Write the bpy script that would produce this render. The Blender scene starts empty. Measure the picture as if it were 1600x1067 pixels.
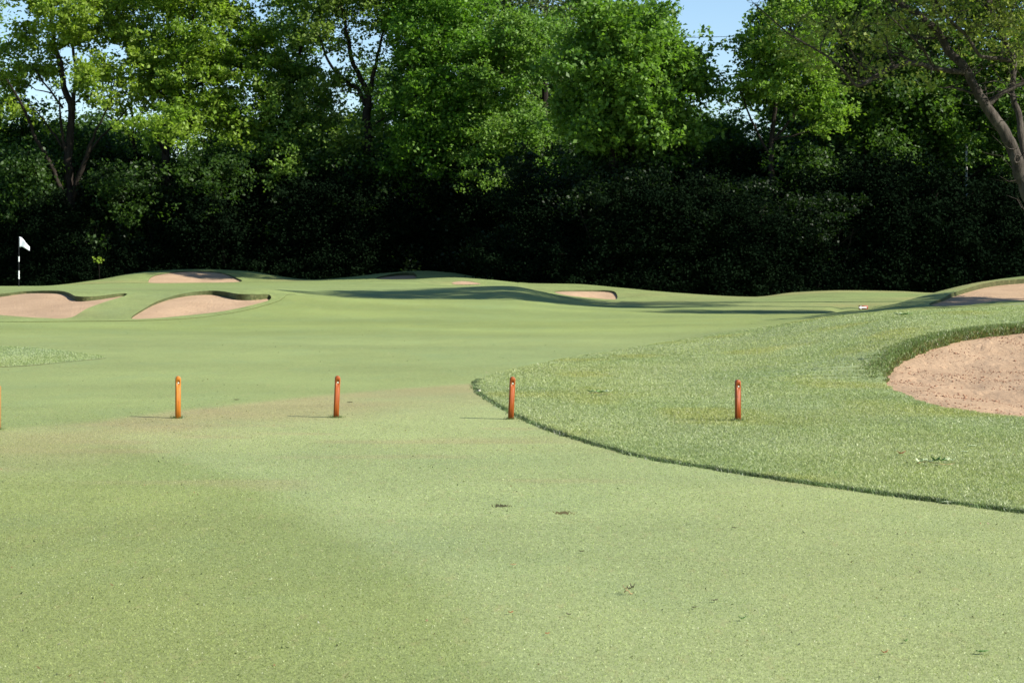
import bpy, math, random
import numpy as np
from mathutils import Vector
from mathutils.geometry import delaunay_2d_cdt

# ------------------------------------------------------------------ camera, world, sun
S = bpy.context.scene
C = S.collection
F, EYE, HZ = 3500.0, 1.6, 390.0           # focal length in photo pixels, eye height, row of the horizon
S.render.resolution_x, S.render.resolution_y = 1024, 682
cd = bpy.data.cameras.new('camera'); cam = bpy.data.objects.new('camera', cd); C.objects.link(cam)
cam.location = (0, 0, EYE); cam.rotation_euler = (math.radians(90), 0, 0)
cd.sensor_width = 22.3; cd.lens = F/1600*22.3
cd.shift_y = -(533.5-HZ)/1600
cd.clip_start = 0.2; cd.clip_end = 3000
cd.dof.use_dof = True; cd.dof.focus_distance = 21.5; cd.dof.aperture_fstop = 7.1
S.camera = cam

SUN_EL, SUN_BACK = 37.0, 22.0              # elevation; degrees behind the lateral axis
el, bk = math.radians(SUN_EL), math.radians(SUN_BACK)
to_sun = Vector((math.cos(el)*math.cos(bk), -math.cos(el)*math.sin(bk), math.sin(el)))
sl = bpy.data.lights.new('sun', 'SUN'); sl.energy = 5.0; sl.angle = math.radians(0.53); sl.color = (1, .95, .86)
sun = bpy.data.objects.new('sun', sl); C.objects.link(sun)
sun.rotation_euler = to_sun.to_track_quat('Z', 'Y').to_euler(); sun.location = (40, -10, 40)

W = bpy.data.worlds.new('World'); S.world = W; W.use_nodes = True
nt = W.node_tree; nt.nodes.clear()
sky = nt.nodes.new('ShaderNodeTexSky'); sky.sky_type = 'NISHITA'; sky.sun_disc = False
sky.sun_elevation = el
sky.sun_rotation = math.pi/2 + bk          # clockwise from +Y
sky.air_density = 1.0; sky.dust_density = 0.0; sky.ozone_density = 4.0; sky.altitude = 900
bg = nt.nodes.new('ShaderNodeBackground'); bg.inputs[1].default_value = 0.085
wo = nt.nodes.new('ShaderNodeOutputWorld')
nt.links.new(sky.outputs[0], bg.inputs[0]); nt.links.new(bg.outputs[0], wo.inputs[0])
S.view_settings.view_transform = 'Standard'; S.view_settings.look = 'None'
S.view_settings.gamma = 1; S.view_settings.exposure = 0.9

# ------------------------------------------------------------------ helpers
RNG = np.random.default_rng(7)

def tag(o, label=None, cat=None, group=None, kind=None):
    if label: o['label'] = label
    if cat: o['category'] = cat
    if group: o['group'] = group
    if kind: o['kind'] = kind
    return o

def mesh_np(name, V, Fc, mat, parent=None, col=None, smooth=False):
    """V (n,3), Fc list of face arrays (tri or quad), col per-vertex rgb"""
    V = np.asarray(V, dtype=np.float32)
    if not isinstance(Fc, list): Fc = [Fc]
    Fc = [np.asarray(f, dtype=np.int32) for f in Fc if len(f)]
    me = bpy.data.meshes.new(name)
    me.vertices.add(len(V)); me.vertices.foreach_set('co', V.ravel())
    nl = sum(f.size for f in Fc); npol = sum(len(f) for f in Fc)
    me.loops.add(nl); me.loops.foreach_set('vertex_index', np.concatenate([f.ravel() for f in Fc]))
    me.polygons.add(npol)
    tot = np.concatenate([np.full(len(f), f.shape[1], dtype=np.int32) for f in Fc])
    st = np.concatenate([[0], np.cumsum(tot)[:-1]]).astype(np.int32)
    me.polygons.foreach_set('loop_start', st); me.polygons.foreach_set('loop_total', tot)
    if smooth: me.polygons.foreach_set('use_smooth', np.ones(npol, dtype=bool))
    me.update(calc_edges=True)
    if col is not None:
        a = me.color_attributes.new('tint', 'FLOAT_COLOR', 'POINT')
        c4 = np.ones((len(V), 4), dtype=np.float32); c4[:, :3] = col
        a.data.foreach_set('color', c4.ravel())
    me.materials.append(mat)
    o = bpy.data.objects.new(name, me); C.objects.link(o)
    if parent: o.parent = parent
    return o

def empty(name, loc, rz=0, rx=0, ry=0):
    o = bpy.data.objects.new(name, None); C.objects.link(o)
    o.location = loc; o.rotation_euler = (rx, ry, rz); o.empty_display_size = .2
    return o

def new_mat(name, rough=.6, spec=.3):
    m = bpy.data.materials.new(name); m.use_nodes = True
    n = m.node_tree.nodes; b = n['Principled BSDF']
    b.inputs['Roughness'].default_value = rough
    b.inputs['Specular IOR Level'].default_value = spec
    return m, m.node_tree, b

def nd(t, typ, **kw):
    n = t.nodes.new(typ)
    for k, v in kw.items(): setattr(n, k, v)
    return n

def noise(t, scale, detail=3, rough=.55, vec=None, dist=0):
    n = nd(t, 'ShaderNodeTexNoise'); n.inputs['Scale'].default_value = scale
    n.inputs['Detail'].default_value = detail; n.inputs['Roughness'].default_value = rough
    n.inputs['Distortion'].default_value = dist
    if vec: t.links.new(vec, n.inputs['Vector'])
    return n

def mapr(t, src, a, b, c, d):
    m = nd(t, 'ShaderNodeMapRange'); t.links.new(src, m.inputs[0])
    for i, v in enumerate((a, b, c, d)): m.inputs[i+1].default_value = v
    return m.outputs[0]

def mixc(t, fac, A, B, mode='MIX'):
    m = nd(t, 'ShaderNodeMix', data_type='RGBA', blend_type=mode)
    for s, v in ((0, fac), (6, A), (7, B)):
        if isinstance(v, (int, float)): m.inputs[s].default_value = v
        elif isinstance(v, tuple): m.inputs[s].default_value = (*v, 1)
        else: t.links.new(v, m.inputs[s])
    return m.outputs[2]

def scaled(t, val, col):                  # grey value times colour
    m = nd(t, 'ShaderNodeVectorMath', operation='SCALE'); t.links.new(col, m.inputs[0]); t.links.new(val, m.inputs['Scale'])
    return m.outputs[0]

def bump(t, b, h, strength, dist):
    n = nd(t, 'ShaderNodeBump'); n.inputs['Strength'].default_value = strength; n.inputs['Distance'].default_value = dist
    t.links.new(h, n.inputs['Height']); t.links.new(n.outputs[0], b.inputs['Normal'])

def obj_coords(t, sc=(1, 1, 1)):
    g = nd(t, 'ShaderNodeNewGeometry'); m = nd(t, 'ShaderNodeMapping'); m.inputs['Scale'].default_value = sc
    t.links.new(g.outputs['Position'], m.inputs[0]); return m.outputs[0]

# ------------------------------------------------------------------ materials
def turf_mat(name, blade, mott, sheen=0.0):
    m, t, b = new_mat(name, .75, .15)
    at = nd(t, 'ShaderNodeAttribute', attribute_name='tint')
    P = obj_coords(t)
    n1 = noise(t, .35, 5, .6, P); n2 = noise(t, 2.3, 5, .65, obj_coords(t, (1, .6, 1))); n3 = noise(t, blade, 3, .75, P)
    n4 = noise(t, 9, 4, .7, obj_coords(t, (1.3, .35, 1)))
    c = scaled(t, mapr(t, n1.outputs[0], .3, .7, 1-mott, 1+mott), at.outputs['Color'])
    c = scaled(t, mapr(t, n2.outputs[0], .25, .75, 1-mott*.7, 1+mott*.7), c)
    c = scaled(t, mapr(t, n3.outputs[0], .3, .7, .58, 1.42), c)
    n5 = noise(t, blade*.33, 3, .7, P); c = scaled(t, mapr(t, n5.outputs[0], .3, .7, .80, 1.20), c)
    dry = mapr(t, n4.outputs[0], .56, .72, 0, .45)
    c = mixc(t, dry, c, (.30, .265, .12))
    blu = mapr(t, noise(t, 1.1, 4, .6, obj_coords(t, (1, .5, 1.7))).outputs[0], .5, .7, 0, .20)
    c = mixc(t, blu, c, (.18, .26, .12))
    t.links.new(c, b.inputs['Base Color'])
    bump(t, b, n3.outputs[0], .45, .01)
    return m

def blade_mat(name, tr=.35, rough=.5, spec=.3):
    m, t, b = new_mat(name, rough, spec)
    at = nd(t, 'ShaderNodeAttribute', attribute_name='tint')
    t.links.new(at.outputs['Color'], b.inputs['Base Color'])
    tl = nd(t, 'ShaderNodeBsdfTranslucent')
    c2 = mixc(t, 1.0, at.outputs['Color'], (1.05, 1.2, .45), 'MULTIPLY'); t.links.new(c2, tl.inputs[0])
    mx = nd(t, 'ShaderNodeMixShader'); mx.inputs[0].default_value = tr
    out = t.nodes['Material Output']
    t.links.new(b.outputs[0], mx.inputs[1]); t.links.new(tl.outputs[0], mx.inputs[2]); t.links.new(mx.outputs[0], out.inputs[0])
    return m

def sand_mat():
    m, t, b = new_mat('sand', .9, .1)
    P = obj_coords(t)
    n1 = noise(t, 1.2, 5, .6, P); n2 = noise(t, 14, 6, .7, P); n3 = noise(t, 60, 4, .7, P)
    w = nd(t, 'ShaderNodeTexWave'); w.inputs['Scale'].default_value = 3.2; w.inputs['Distortion'].default_value = 9; w.inputs['Detail'].default_value = 3
    t.links.new(obj_coords(t, (1, .35, 1)), w.inputs[0])
    c = mixc(t, mapr(t, n1.outputs[0], .3, .7, 0, 1), (.365, .25, .155), (.44, .308, .195))
    c = scaled(t, mapr(t, n2.outputs[0], .3, .7, .9, 1.08), c)
    c = scaled(t, mapr(t, n3.outputs[0], .3, .7, .88, 1.12), c)
    t.links.new(c, b.inputs['Base Color'])
    h = nd(t, 'ShaderNodeMath', operation='ADD'); t.links.new(n2.outputs[0], h.inputs[0])
    h2 = nd(t, 'ShaderNodeMath', operation='MULTIPLY'); t.links.new(w.outputs[0], h2.inputs[0]); h2.inputs[1].default_value = .05
    t.links.new(h2.outputs[0], h.inputs[1])
    bump(t, b, h.outputs[0], .9, .035)
    return m

def bark_mat(name, c1, c2):
    m, t, b = new_mat(name, .9, .1)
    P = obj_coords(t, (1, 1, .25)); n1 = noise(t, 7, 6, .7, P); n2 = noise(t, 1.1, 3, .5, obj_coords(t))
    c = mixc(t, mapr(t, n1.outputs[0], .35, .65, 0, 1), c1, c2)
    c = scaled(t, mapr(t, n2.outputs[0], .3, .7, .75, 1.25), c)
    t.links.new(c, b.inputs['Base Color']); bump(t, b, n1.outputs[0], 1, .06)
    return m

def plain_mat(name, col, rough=.6, spec=.3, var=.15, sc=20):
    m, t, b = new_mat(name, rough, spec)
    n = noise(t, sc, 4, .6, obj_coords(t)); rgb = nd(t, 'ShaderNodeRGB'); rgb.outputs[0].default_value = (*col, 1)
    t.links.new(scaled(t, mapr(t, n.outputs[0], .3, .7, 1-var, 1+var), rgb.outputs[0]), b.inputs['Base Color'])
    return m

def wood_mat(name, c1, c2):
    m, t, b = new_mat(name, .5, .35)
    P = obj_coords(t, (1, 1, .07)); n1 = noise(t, 160, 5, .6, P); n2 = noise(t, 18, 4, .6, obj_coords(t))
    c = mixc(t, mapr(t, n1.outputs[0], .35, .65, 0, 1), c1, c2)
    c = mixc(t, mapr(t, n2.outputs[0], .60, .72, 0, .8), c, (.09, .022, .006))
    t.links.new(c, b.inputs['Base Color']); bump(t, b, n1.outputs[0], .4, .002)
    return m

M_FAIR = turf_mat('fairway_turf', 75, .075)
M_ROUGH = turf_mat('rough_turf', 45, .15)
M_BLADE = blade_mat('grass_blades', .3, .4, .45)
M_LEAF = blade_mat('leaves', .45, .5, .3)
M_SHADELEAF = blade_mat('shade_painted_leaves', .05, .95, .0)  # glossless, for shrub leaves whose colour has shade painted in
M_SAND = sand_mat()
M_BARK = bark_mat('bark', (.014, .011, .009), (.042, .034, .027))
M_SHADEBARK = bark_mat('shade_painted_bark', (.008, .007, .005), (.02, .016, .012))  # shrub stems, darkened so the wood's shade is in the colour
M_GREYBARK = bark_mat('grey_bark', (.026, .022, .018), (.095, .08, .066))

# ------------------------------------------------------------------ terrain heights
def pchip(xs, ys, xq):
    """monotone cubic along axis 0 of ys"""
    xs = np.asarray(xs, float); ys = np.asarray(ys, float)
    h = np.diff(xs); d = np.diff(ys, axis=0)/h.reshape(-1, *([1]*(ys.ndim-1)))
    m = np.zeros_like(ys)
    for i in range(1, len(xs)-1):
        a, b_ = d[i-1], d[i]; w1, w2 = 2*h[i]+h[i-1], h[i]+2*h[i-1]
        with np.errstate(divide='ignore', invalid='ignore'):
            v = (w1+w2)/(w1/a+w2/b_)
        m[i] = np.where(a*b_ > 0, np.nan_to_num(v), 0)
    i = np.clip(np.searchsorted(xs, xq)-1, 0, len(xs)-2)
    sh = (-1,)+(1,)*(ys.ndim-1)
    t = np.clip((xq-xs[i])/h[i], 0, 1).reshape(sh); hh = h[i].reshape(sh)
    return ((2*t**3-3*t**2+1)*ys[i]+(t**3-2*t**2+t)*hh*m[i]+(-2*t**3+3*t**2)*ys[i+1]+(t**3-t**2)*hh*m[i+1])

COLS = [-300, 0, 100, 200, 300, 400, 500, 600, 700, 790, 880, 960, 1060, 1150, 1300, 1450, 1600, 1900]
Z = 0.0
ROWS = {
 2:   [Z]*18, 12: [Z]*18, 21: [Z]*17+[.03],
 25:  [Z]*12+[0, 0, .02, .05, .06, .1],
 31:  [Z]*12+[0, .03, .14, .42, .57, .70],
 35:  [Z]*12+[.02, .06, .29, .57, .63, .72],
 39.5:  [Z]*12+[.03, .12, .40, .52, .58, .65],
 44:  [Z]*12+[.02, .05, .14, .34, .55, .6],
 50:  [Z]*12+[0, 0, .02, .33, .70, .8],
 52.5: [.05, .05, .05, .05, .04, .02]+[0]*9+[.37, .80, .9],
 55:  [.20, .20, .20, .19, .16, .14, .02, .02, .02, .02, 0, 0, -.01, -.02, -.02, .45, .94, 1.1],
 61:  [.45, .45, .46, .46, .48, .47, .16, .11, .12, .14, .03, -.03, -.05, -.05, -.04, .22, .60, .8],
 68:  [.42, .43, .43, .43, .43, .40, .25, .22, .26, .32, .06, -.12, -.10, -.08, -.05, 0, .2, .3],
 75:  [.33, .33, .33, .33, .33, .33, .30, .31, .38, .455, .08, -.18, -.15, -.12, -.03, -.02, .1, .2],
 85:  [.12, .15, .18, .2, .2, .2, .22, .26, .27, .22, .0, -.08, -.08, -.27, .045, -.05, 0, 0],
 92:  [.03, .05, .08, .1, .1, .1, .12, .25, .25, .27, .17, .05, -.35, -.6, -.35, -.4, -.35, -.35],
 98:  [-.02, .0, .04, .05, .05, .06, .08, .2, .36, .25, .0, -.3, -.8, -.9, -.9, -.9, -.9, -.9],
 105: [-.15, -.11, .03, .2, .03, .15, .1, .2, .47, .1, -.3, -.8, -1, -1.1, -1.1, -1.1, -1.1, -1.1],
 112: [-.6, -.5, -.1, .42, .60, .45, .08, .42, .42, -.3, -.7, -1, -1.1, -1.2, -1.2, -1.2, -1.2, -1.2],
 118: [-1, -.9, -.6, .0, .30, .0, -.5, .0, -.2, -.8, -1, -1.1, -1.2, -1.2, -1.2, -1.2, -1.2, -1.2],
 126: [-1.2]*18, 200: [-1.2]*18, 420: [-1.2]*18,
}
RD = sorted(ROWS); tabl = np.array([ROWS[d] for d in RD], float)
US = np.linspace(-.32, .32, 641); LS = np.linspace(math.log(2), math.log(420), 1200)
t1 = pchip((np.array(COLS)-800)/F, tabl.T, np.clip(US, -1100/F, 1100/F))     # (u, rows)
HT = pchip(np.log(RD), t1.T, LS)                                              # (lnD, u)

def H0(x, y):
    u = np.clip(x/np.maximum(y, 1), US[0], US[-1]-1e-6); l = np.clip(np.log(np.maximum(y, 2.01)), LS[0], LS[-1]-1e-6)
    fi = (u-US[0])/(US[1]-US[0]); fj = (l-LS[0])/(LS[1]-LS[0])
    i = np.minimum(fi.astype(int), len(US)-2); j = np.minimum(fj.astype(int), len(LS)-2); a = fi-i; b_ = fj-j
    z = HT[j, i]*(1-a)*(1-b_)+HT[j, i+1]*a*(1-b_)+HT[j+1, i]*(1-a)*b_+HT[j+1, i+1]*a*b_
    z = z + .012*np.sin(x*.9+y*.31)*np.sin(y*.42-1.3)*np.clip(y/30, 0, 1)
    return z

def catmull(P, n):                      # closed smooth outline
    P = np.asarray(P, float); out = []
    N = len(P)
    for i in range(N):
        p0, p1, p2, p3 = P[i-1], P[i], P[(i+1) % N], P[(i+2) % N]
        for k in range(n):
            t = k/n
            out.append(.5*((2*p1)+(-p0+p2)*t+(2*p0-5*p1+4*p2-p3)*t*t+(-p0+3*p1-3*p2+p3)*t**3))
    return np.array(out)

def pip(poly, x, y):
    ins = np.zeros(x.shape, bool); n = len(poly)
    for i in range(n):
        x0, y0 = poly[i]; x1, y1 = poly[(i+1) % n]
        c = (y0 > y) != (y1 > y)
        if y1 != y0: ins ^= c & (x < (x1-x0)*(y-y0)/(y1-y0)+x0)
    return ins

BUNK = {
 'near': [(1379,26.8,597,.03),(1385,27.7,583,.07),(1400,28.5,569,.08),(1425,29.3,557,.095),(1450,30,547,.10),(1500,31,533,.10),(1560,31.6,525,.10),(1600,32,521,.10),(1700,32,516,.12),(1850,31,520,.12),(2000,27,560,.1),(1980,22,640,.03),(1800,20.8,662,.02),(1700,20.8,661,.02),(1600,21.2,657,.02),(1500,22.2,645,.02),(1450,23,635,.02),(1400,25,615,.02),(1384,26,604,.02)],
 'left': [(-130,54,490,.03),(-120,58,474,.08),(-50,58.5,468,.08),(0,59,464,.06),(40,59.5,459,.06),(90,59,459,.10),(108,58,464,.14),(120,57,471,.16),(150,57,469,.14),(190,58,463,.10),(197,57.5,465,.05),(165,55.5,474,.02),(135,53.5,486,.02),(107,51.5,501,.02),(60,51.5,500,.02),(0,52.3,496,.02),(-60,53,493,.02)],
 'mid': [(205,51.5,499,.02),(225,53.5,485,.03),(245,55.5,475,.05),(270,57,467,.06),(300,58,462,.08),(330,58.3,461,.1),(350,58,464,.13),(372,57.3,469,.15),(400,57.3,469,.14),(420,57.8,467,.1),(422,57.2,471,.04),(400,56,477,.02),(350,54,488,.02),(280,52.3,496,.02),(230,51.4,500,.02)],
 'back': [(232,106,440,.02),(240,108,432,.03),(270,110.5,426.5,.05),(310,111,425,.05),(345,110.5,427.5,.06),(368,108.5,436,.06),(374,105.5,443,.03),(300,105,443,.01),(240,105,443,.01)],
 'dark': [(587,106,436,.02),(610,109,432,.10),(635,110,430.5,.15),(648,109.5,431.5,.14),(649,107,436,.04),(620,105.5,437,.01)],
 'sliver': [(706,91,442,.02),(720,92.5,439.5,.03),(740,92.5,441,.03),(750,91,444,.02),(715,90.3,444.5,.01)],
 'far': [(866,82,457,.02),(885,86,455.5,.04),(920,87.5,455.5,.05),(950,87.5,456.5,.06),(962,86,460,.07),(961,81,470,.03),(920,80,467,.01),(880,80,461,.01)],
 'shade': [(1452,47,479,.03),(1475,49,470,.06),(1492,50,463,.08),(1543,52,449,.1),(1600,53,443,.1),(1700,53,438,.1),(1800,51,445,.08),(1790,47,468,.02),(1700,46,470,.01),(1600,46,471,.01),(1550,46,473,.01),(1500,46,479,.01)],
}
BK = {}
for k, pts in BUNK.items():
    raw = np.array([((p-800)/F*D, D, EYE-(yy-HZ)*D/F, lip) for p, D, yy, lip in pts])
    nsub = 8 if k in ('near', 'left', 'mid', 'shade') else 5
    r = catmull(raw, nsub); r[:, 3] = np.maximum(r[:, 3], .01)
    if k == 'near':                     # ragged turf edge
        ph = np.arange(len(r)); r[:, 0] += .025*np.sin(ph*2.3)+.02*np.sin(ph*.9+1); r[:, 1] += .03*np.sin(ph*1.7+2)
    BK[k] = r

def near_poly(r, x, y):
    """distance to outline, interpolated sand z and lip at the nearest point"""
    best = np.full(x.shape, 1e9); zs = np.zeros(x.shape); lp = np.zeros(x.shape)
    n = len(r)
    for i in range(n):
        a, b_ = r[i], r[(i+1) % n]; dx, dy = b_[0]-a[0], b_[1]-a[1]; L = dx*dx+dy*dy+1e-12
        t = np.clip(((x-a[0])*dx+(y-a[1])*dy)/L, 0, 1)
        d = np.hypot(x-a[0]-t*dx, y-a[1]-t*dy); m = d < best
        best[m] = d[m]; zs[m] = (a[2]+(b_[2]-a[2])*t)[m]; lp[m] = (a[3]+(b_[3]-a[3])*t)[m]
    return best, zs, lp

def H(x, y):
    x = np.asarray(x, float); y = np.asarray(y, float)
    z = H0(x, y)
    for k, r in BK.items():
        w = (.045 if k in ('near', 'shade', 'sliver', 'far', 'dark', 'back') else .075)*r[:, 1].mean()
        bb = (x > r[:, 0].min()-4*w) & (x < r[:, 0].max()+4*w) & (y > r[:, 1].min()-4*w) & (y < r[:, 1].max()+4*w)
        if not bb.any(): continue
        d, zs, lp = near_poly(r, x[bb], y[bb])
        f = np.exp(-(d/w)**1.5)
        zz = z[bb]; z[bb] = zz*(1-f)+(zs+lp)*f
    return z

# settle the crests: nudge the ridge heights until the skyline of the mounds has its surveyed profile
CREST = [(-200,447),(0,447),(60,447),(150,438),(230,424.5),(310,420.5),(390,424),(440,433),(490,438),(560,433),(600,427.5),(660,423),(710,427),(760,436),(830,443),(900,444),(960,449),(1060,458),(1180,464),(1240,457),(1320,454),(1400,455),(1465,458),(1500,449),(1540,440),(1600,432),(1700,424)]
cu_ = (np.array([c[0] for c in CREST])-800)/F; cy_ = np.array([c[1] for c in CREST], float)
uq = np.linspace(cu_[0], cu_[-1], 170); ty_ = pchip(cu_, cy_, uq); lq = np.linspace(math.log(44), math.log(124), 420); Dq = np.exp(lq)
def fit_crest(uq, ty_, d0, d1, n_it=6):
    lq = np.linspace(math.log(d0), math.log(d1), 300); Dq = np.exp(lq)
    for it in range(n_it):
        Yp = np.stack([HZ+(EYE-H(u_*Dq, Dq))*F/Dq for u_ in uq]); k_ = Yp.argmin(1); err = np.clip(Yp.min(1)-ty_, -12, 12); Dk = Dq[k_]
        dz = np.interp(US, uq, err*Dk/F, left=0, right=0)*np.clip((US-uq[0])*F/70, 0, 1); lk = np.interp(US, uq, lq[k_])
        HT[:] += .9*dz[None]*np.exp(-((LS[:, None]-lk[None])/.055)**2)
RIDGE = [(1300,490.5),(1330,488),(1360,484.5),(1400,476),(1440,464),(1465,457.5),(1500,449),(1540,440),(1600,432),(1700,424)]
ru = (np.array([c[0] for c in RIDGE])-800)/F; rq = np.linspace(ru[0], ru[-1], 60)
fit_crest(rq, pchip(ru, np.array([c[1] for c in RIDGE], float), rq), 49, 62)
m_ = uq < (1462-800)/F
fit_crest(uq[m_], ty_[m_], 72, 124)

def Hsand(r, x, y):
    num = np.zeros(x.shape); den = np.zeros(x.shape)
    step = max(1, len(r)//60)
    for p in r[::step]:
        d2 = (x-p[0])**2+(y-p[1])**2+1e-4; w = 1/d2**1.25
        num += w*p[2]; den += w
    z = num/den; d, zs, lp = near_poly(r, x, y)
    wd = .03*r[:, 1].mean()
    z = zs*np.exp(-(d/(wd*.6))**2)+z*(1-np.exp(-(d/(wd*.6))**2))
    return z - .10*(1-np.exp(-(d/wd)**2))*min(1, r[:, 1].mean()/60+.4)

def fl(px, py):                          # a pixel row on level ground -> depth
    return (px, EYE*F/(py-HZ))
REG = {
 'rough': [fl(745,603),fl(754,617),fl(790,640),fl(840,664),fl(900,685),fl(1000,713),fl(1100,730),fl(1200,746),fl(1300,760),fl(1400,774),fl(1500,787),fl(1600,800),fl(1800,826),fl(2200,880),(2500,26),(2300,43),(1900,44),(1600,44),(1450,43),(1330,42.5),(1250,42),(1150,40.4),(1100,39.4),(1000,36.5),(900,33.4),(850,31.4),(800,29.8),(765,28.6),(748,27.4)],
 'mound': [(1290,50.5),(1360,49),(1450,45.6),(1600,45.0),(2200,45),(2200,72),(1600,70),(1450,64),(1350,57)],
 'right_surround': [(812,82),(840,75),(900,71),(960,68.5),(1000,66.5),(1060,62.5),(1110,60),(1200,58.3),(1300,57.3),(1345,58.5),(1450,66),(1600,73),(2200,76),(2200,118),(1400,119),(835,118),(815,100),(808,88)],
 'left_surround': [(-400,49.6),(0,49.6),(120,49.9),(220,50.3),(330,52.2),(430,56.5),(455,59.5),(463,62),(450,64.5),(420,66),(380,67),(300,66),(100,65.5),(-400,65.5)],
 'back_surround': [(-400,104.5),(60,103.5),(200,103.5),(300,103.3),(400,103),(480,104),(560,103.4),(600,101),(680,88.5),(745,88),(757,95),(745,118),(300,120),(-400,118)],
 'island': [fl(-300,534),fl(0,541),fl(60,544),fl(120,551),fl(165,559),fl(120,565),fl(60,571),fl(0,574),fl(-300,584)],
}
RP = {}
for k, pts in REG.items():
    RP[k] = catmull([((p-800)/F*D, D) for p, D in pts], 6)
    if k == 'rough': RP[k][:, 0] += .012*np.sin(np.arange(len(RP[k]))*2.1)

# constrained triangulation of the whole ground in (x/y, ln y)
pts, edges = [], []
def loop(poly):
    s = len(pts); n = len(poly)
    for p in poly: pts.append((p[0]/p[1]*4, math.log(p[1])))
    for i in range(n): edges.append((s+i, s+(i+1) % n))
for r in BK.values(): loop(r[:, :2])
for r in RP.values(): loop(r)
nb = len(pts)
us = np.concatenate([np.arange(-1.1, -.29, .03), np.arange(-.29, .29, .0042), np.arange(.29, 1.1, .03)])
ls = np.concatenate([np.arange(math.log(2.0), math.log(12), .04), np.arange(math.log(12), math.log(120), .0095), np.arange(math.log(121), math.log(420), .08)])
UU, LL = np.meshgrid(us, ls); UU = UU.ravel()*4; LL = LL.ravel()
# thin out grid points that fall almost on an outline
bp = np.array(pts); key = set(map(tuple, np.round(bp/.008).astype(int)))
kk = np.round(np.stack([UU, LL], 1)/.008).astype(int)
keep = np.array([tuple(k) not in key for k in kk])
UU, LL = UU[keep], LL[keep]
pts += list(zip(UU, LL))
# extra points in the near bunker
nr = BK['near']; gx, gy = np.meshgrid(np.arange(nr[:, 0].min(), nr[:, 0].max(), .09), np.arange(nr[:, 1].min(), nr[:, 1].max(), .09))
gx = gx.ravel()+RNG.uniform(-.02, .02, gx.size); gy = gy.ravel()+RNG.uniform(-.02, .02, gx.size)
ok = pip(nr[:, :2], gx, gy) & (near_poly(nr, gx, gy)[0] > .05)
pts += list(zip(gx[ok]/gy[ok]*4, np.log(gy[ok])))
gx, gy = np.meshgrid(np.arange(nr[:, 0].min()-2.6, 8.6, .1), np.arange(nr[:, 1].min()-2.6, nr[:, 1].max()+2.6, .1))
gx = gx.ravel()+RNG.uniform(-.02, .02, gx.size); gy = gy.ravel()+RNG.uniform(-.02, .02, gx.size); dd = near_poly(nr, gx, gy)[0]
ok = ~pip(nr[:, :2], gx, gy) & (dd > .05) & (dd < 2.5)
pts += list(zip(gx[ok]/gy[ok]*4, np.log(gy[ok])))
vo, eo, fo, _, _, _ = delaunay_2d_cdt([Vector(p) for p in pts], edges, [], 0, 1e-7, False)
VO = np.array([(v[0], v[1]) for v in vo]); TR = np.array([f for f in fo if len(f) == 3], dtype=np.int64)
TY = np.exp(VO[:, 1]); TX = VO[:, 0]/4*TY
cx, cy = TX[TR].mean(1), TY[TR].mean(1)
region = np.full(len(TR), 'ground', dtype=object)
cu, cv = VO[TR][:, :, 0].mean(1), VO[TR][:, :, 1].mean(1)
def trans(poly): return np.stack([poly[:, 0]/poly[:, 1]*4, np.log(poly[:, 1])], 1)
for k, r in RP.items(): region[pip(trans(r), cu, cv)] = k
for k, r in BK.items(): region[pip(trans(r[:, :2]), cu, cv)] = 'B_'+k

# turf colours in world space -----------------------------------------------------------
def sstep(a, b_, x): t = np.clip((x-a)/(b_-a), 0, 1); return t*t*(3-2*t)
def vnoise(x, y, s, seed=0):
    r = np.random.default_rng(seed); g = r.random((64, 64)); fx, fy = x/s, y/s
    i, j = np.floor(fx).astype(int), np.floor(fy).astype(int); a, b_ = fx-i, fy-j
    a = a*a*(3-2*a); b_ = b_*b_*(3-2*b_); G = lambda p, q: g[p % 64, q % 64]
    return G(i, j)*(1-a)*(1-b_)+G(i+1, j)*a*(1-b_)+G(i, j+1)*(1-a)*b_+G(i+1, j+1)*a*b_
def polyline_d(px_pts):                   # depth of a boundary as function of u
    a = np.array([((p-800)/F, EYE*F/(yy-HZ)) for p, yy in px_pts]); return a[:, 0], a[:, 1]
TAN_U, TAN_D = polyline_d([(-600,690),(0,672),(150,658),(270,641),(400,627),(600,609),(745,598),(900,590)])
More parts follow.
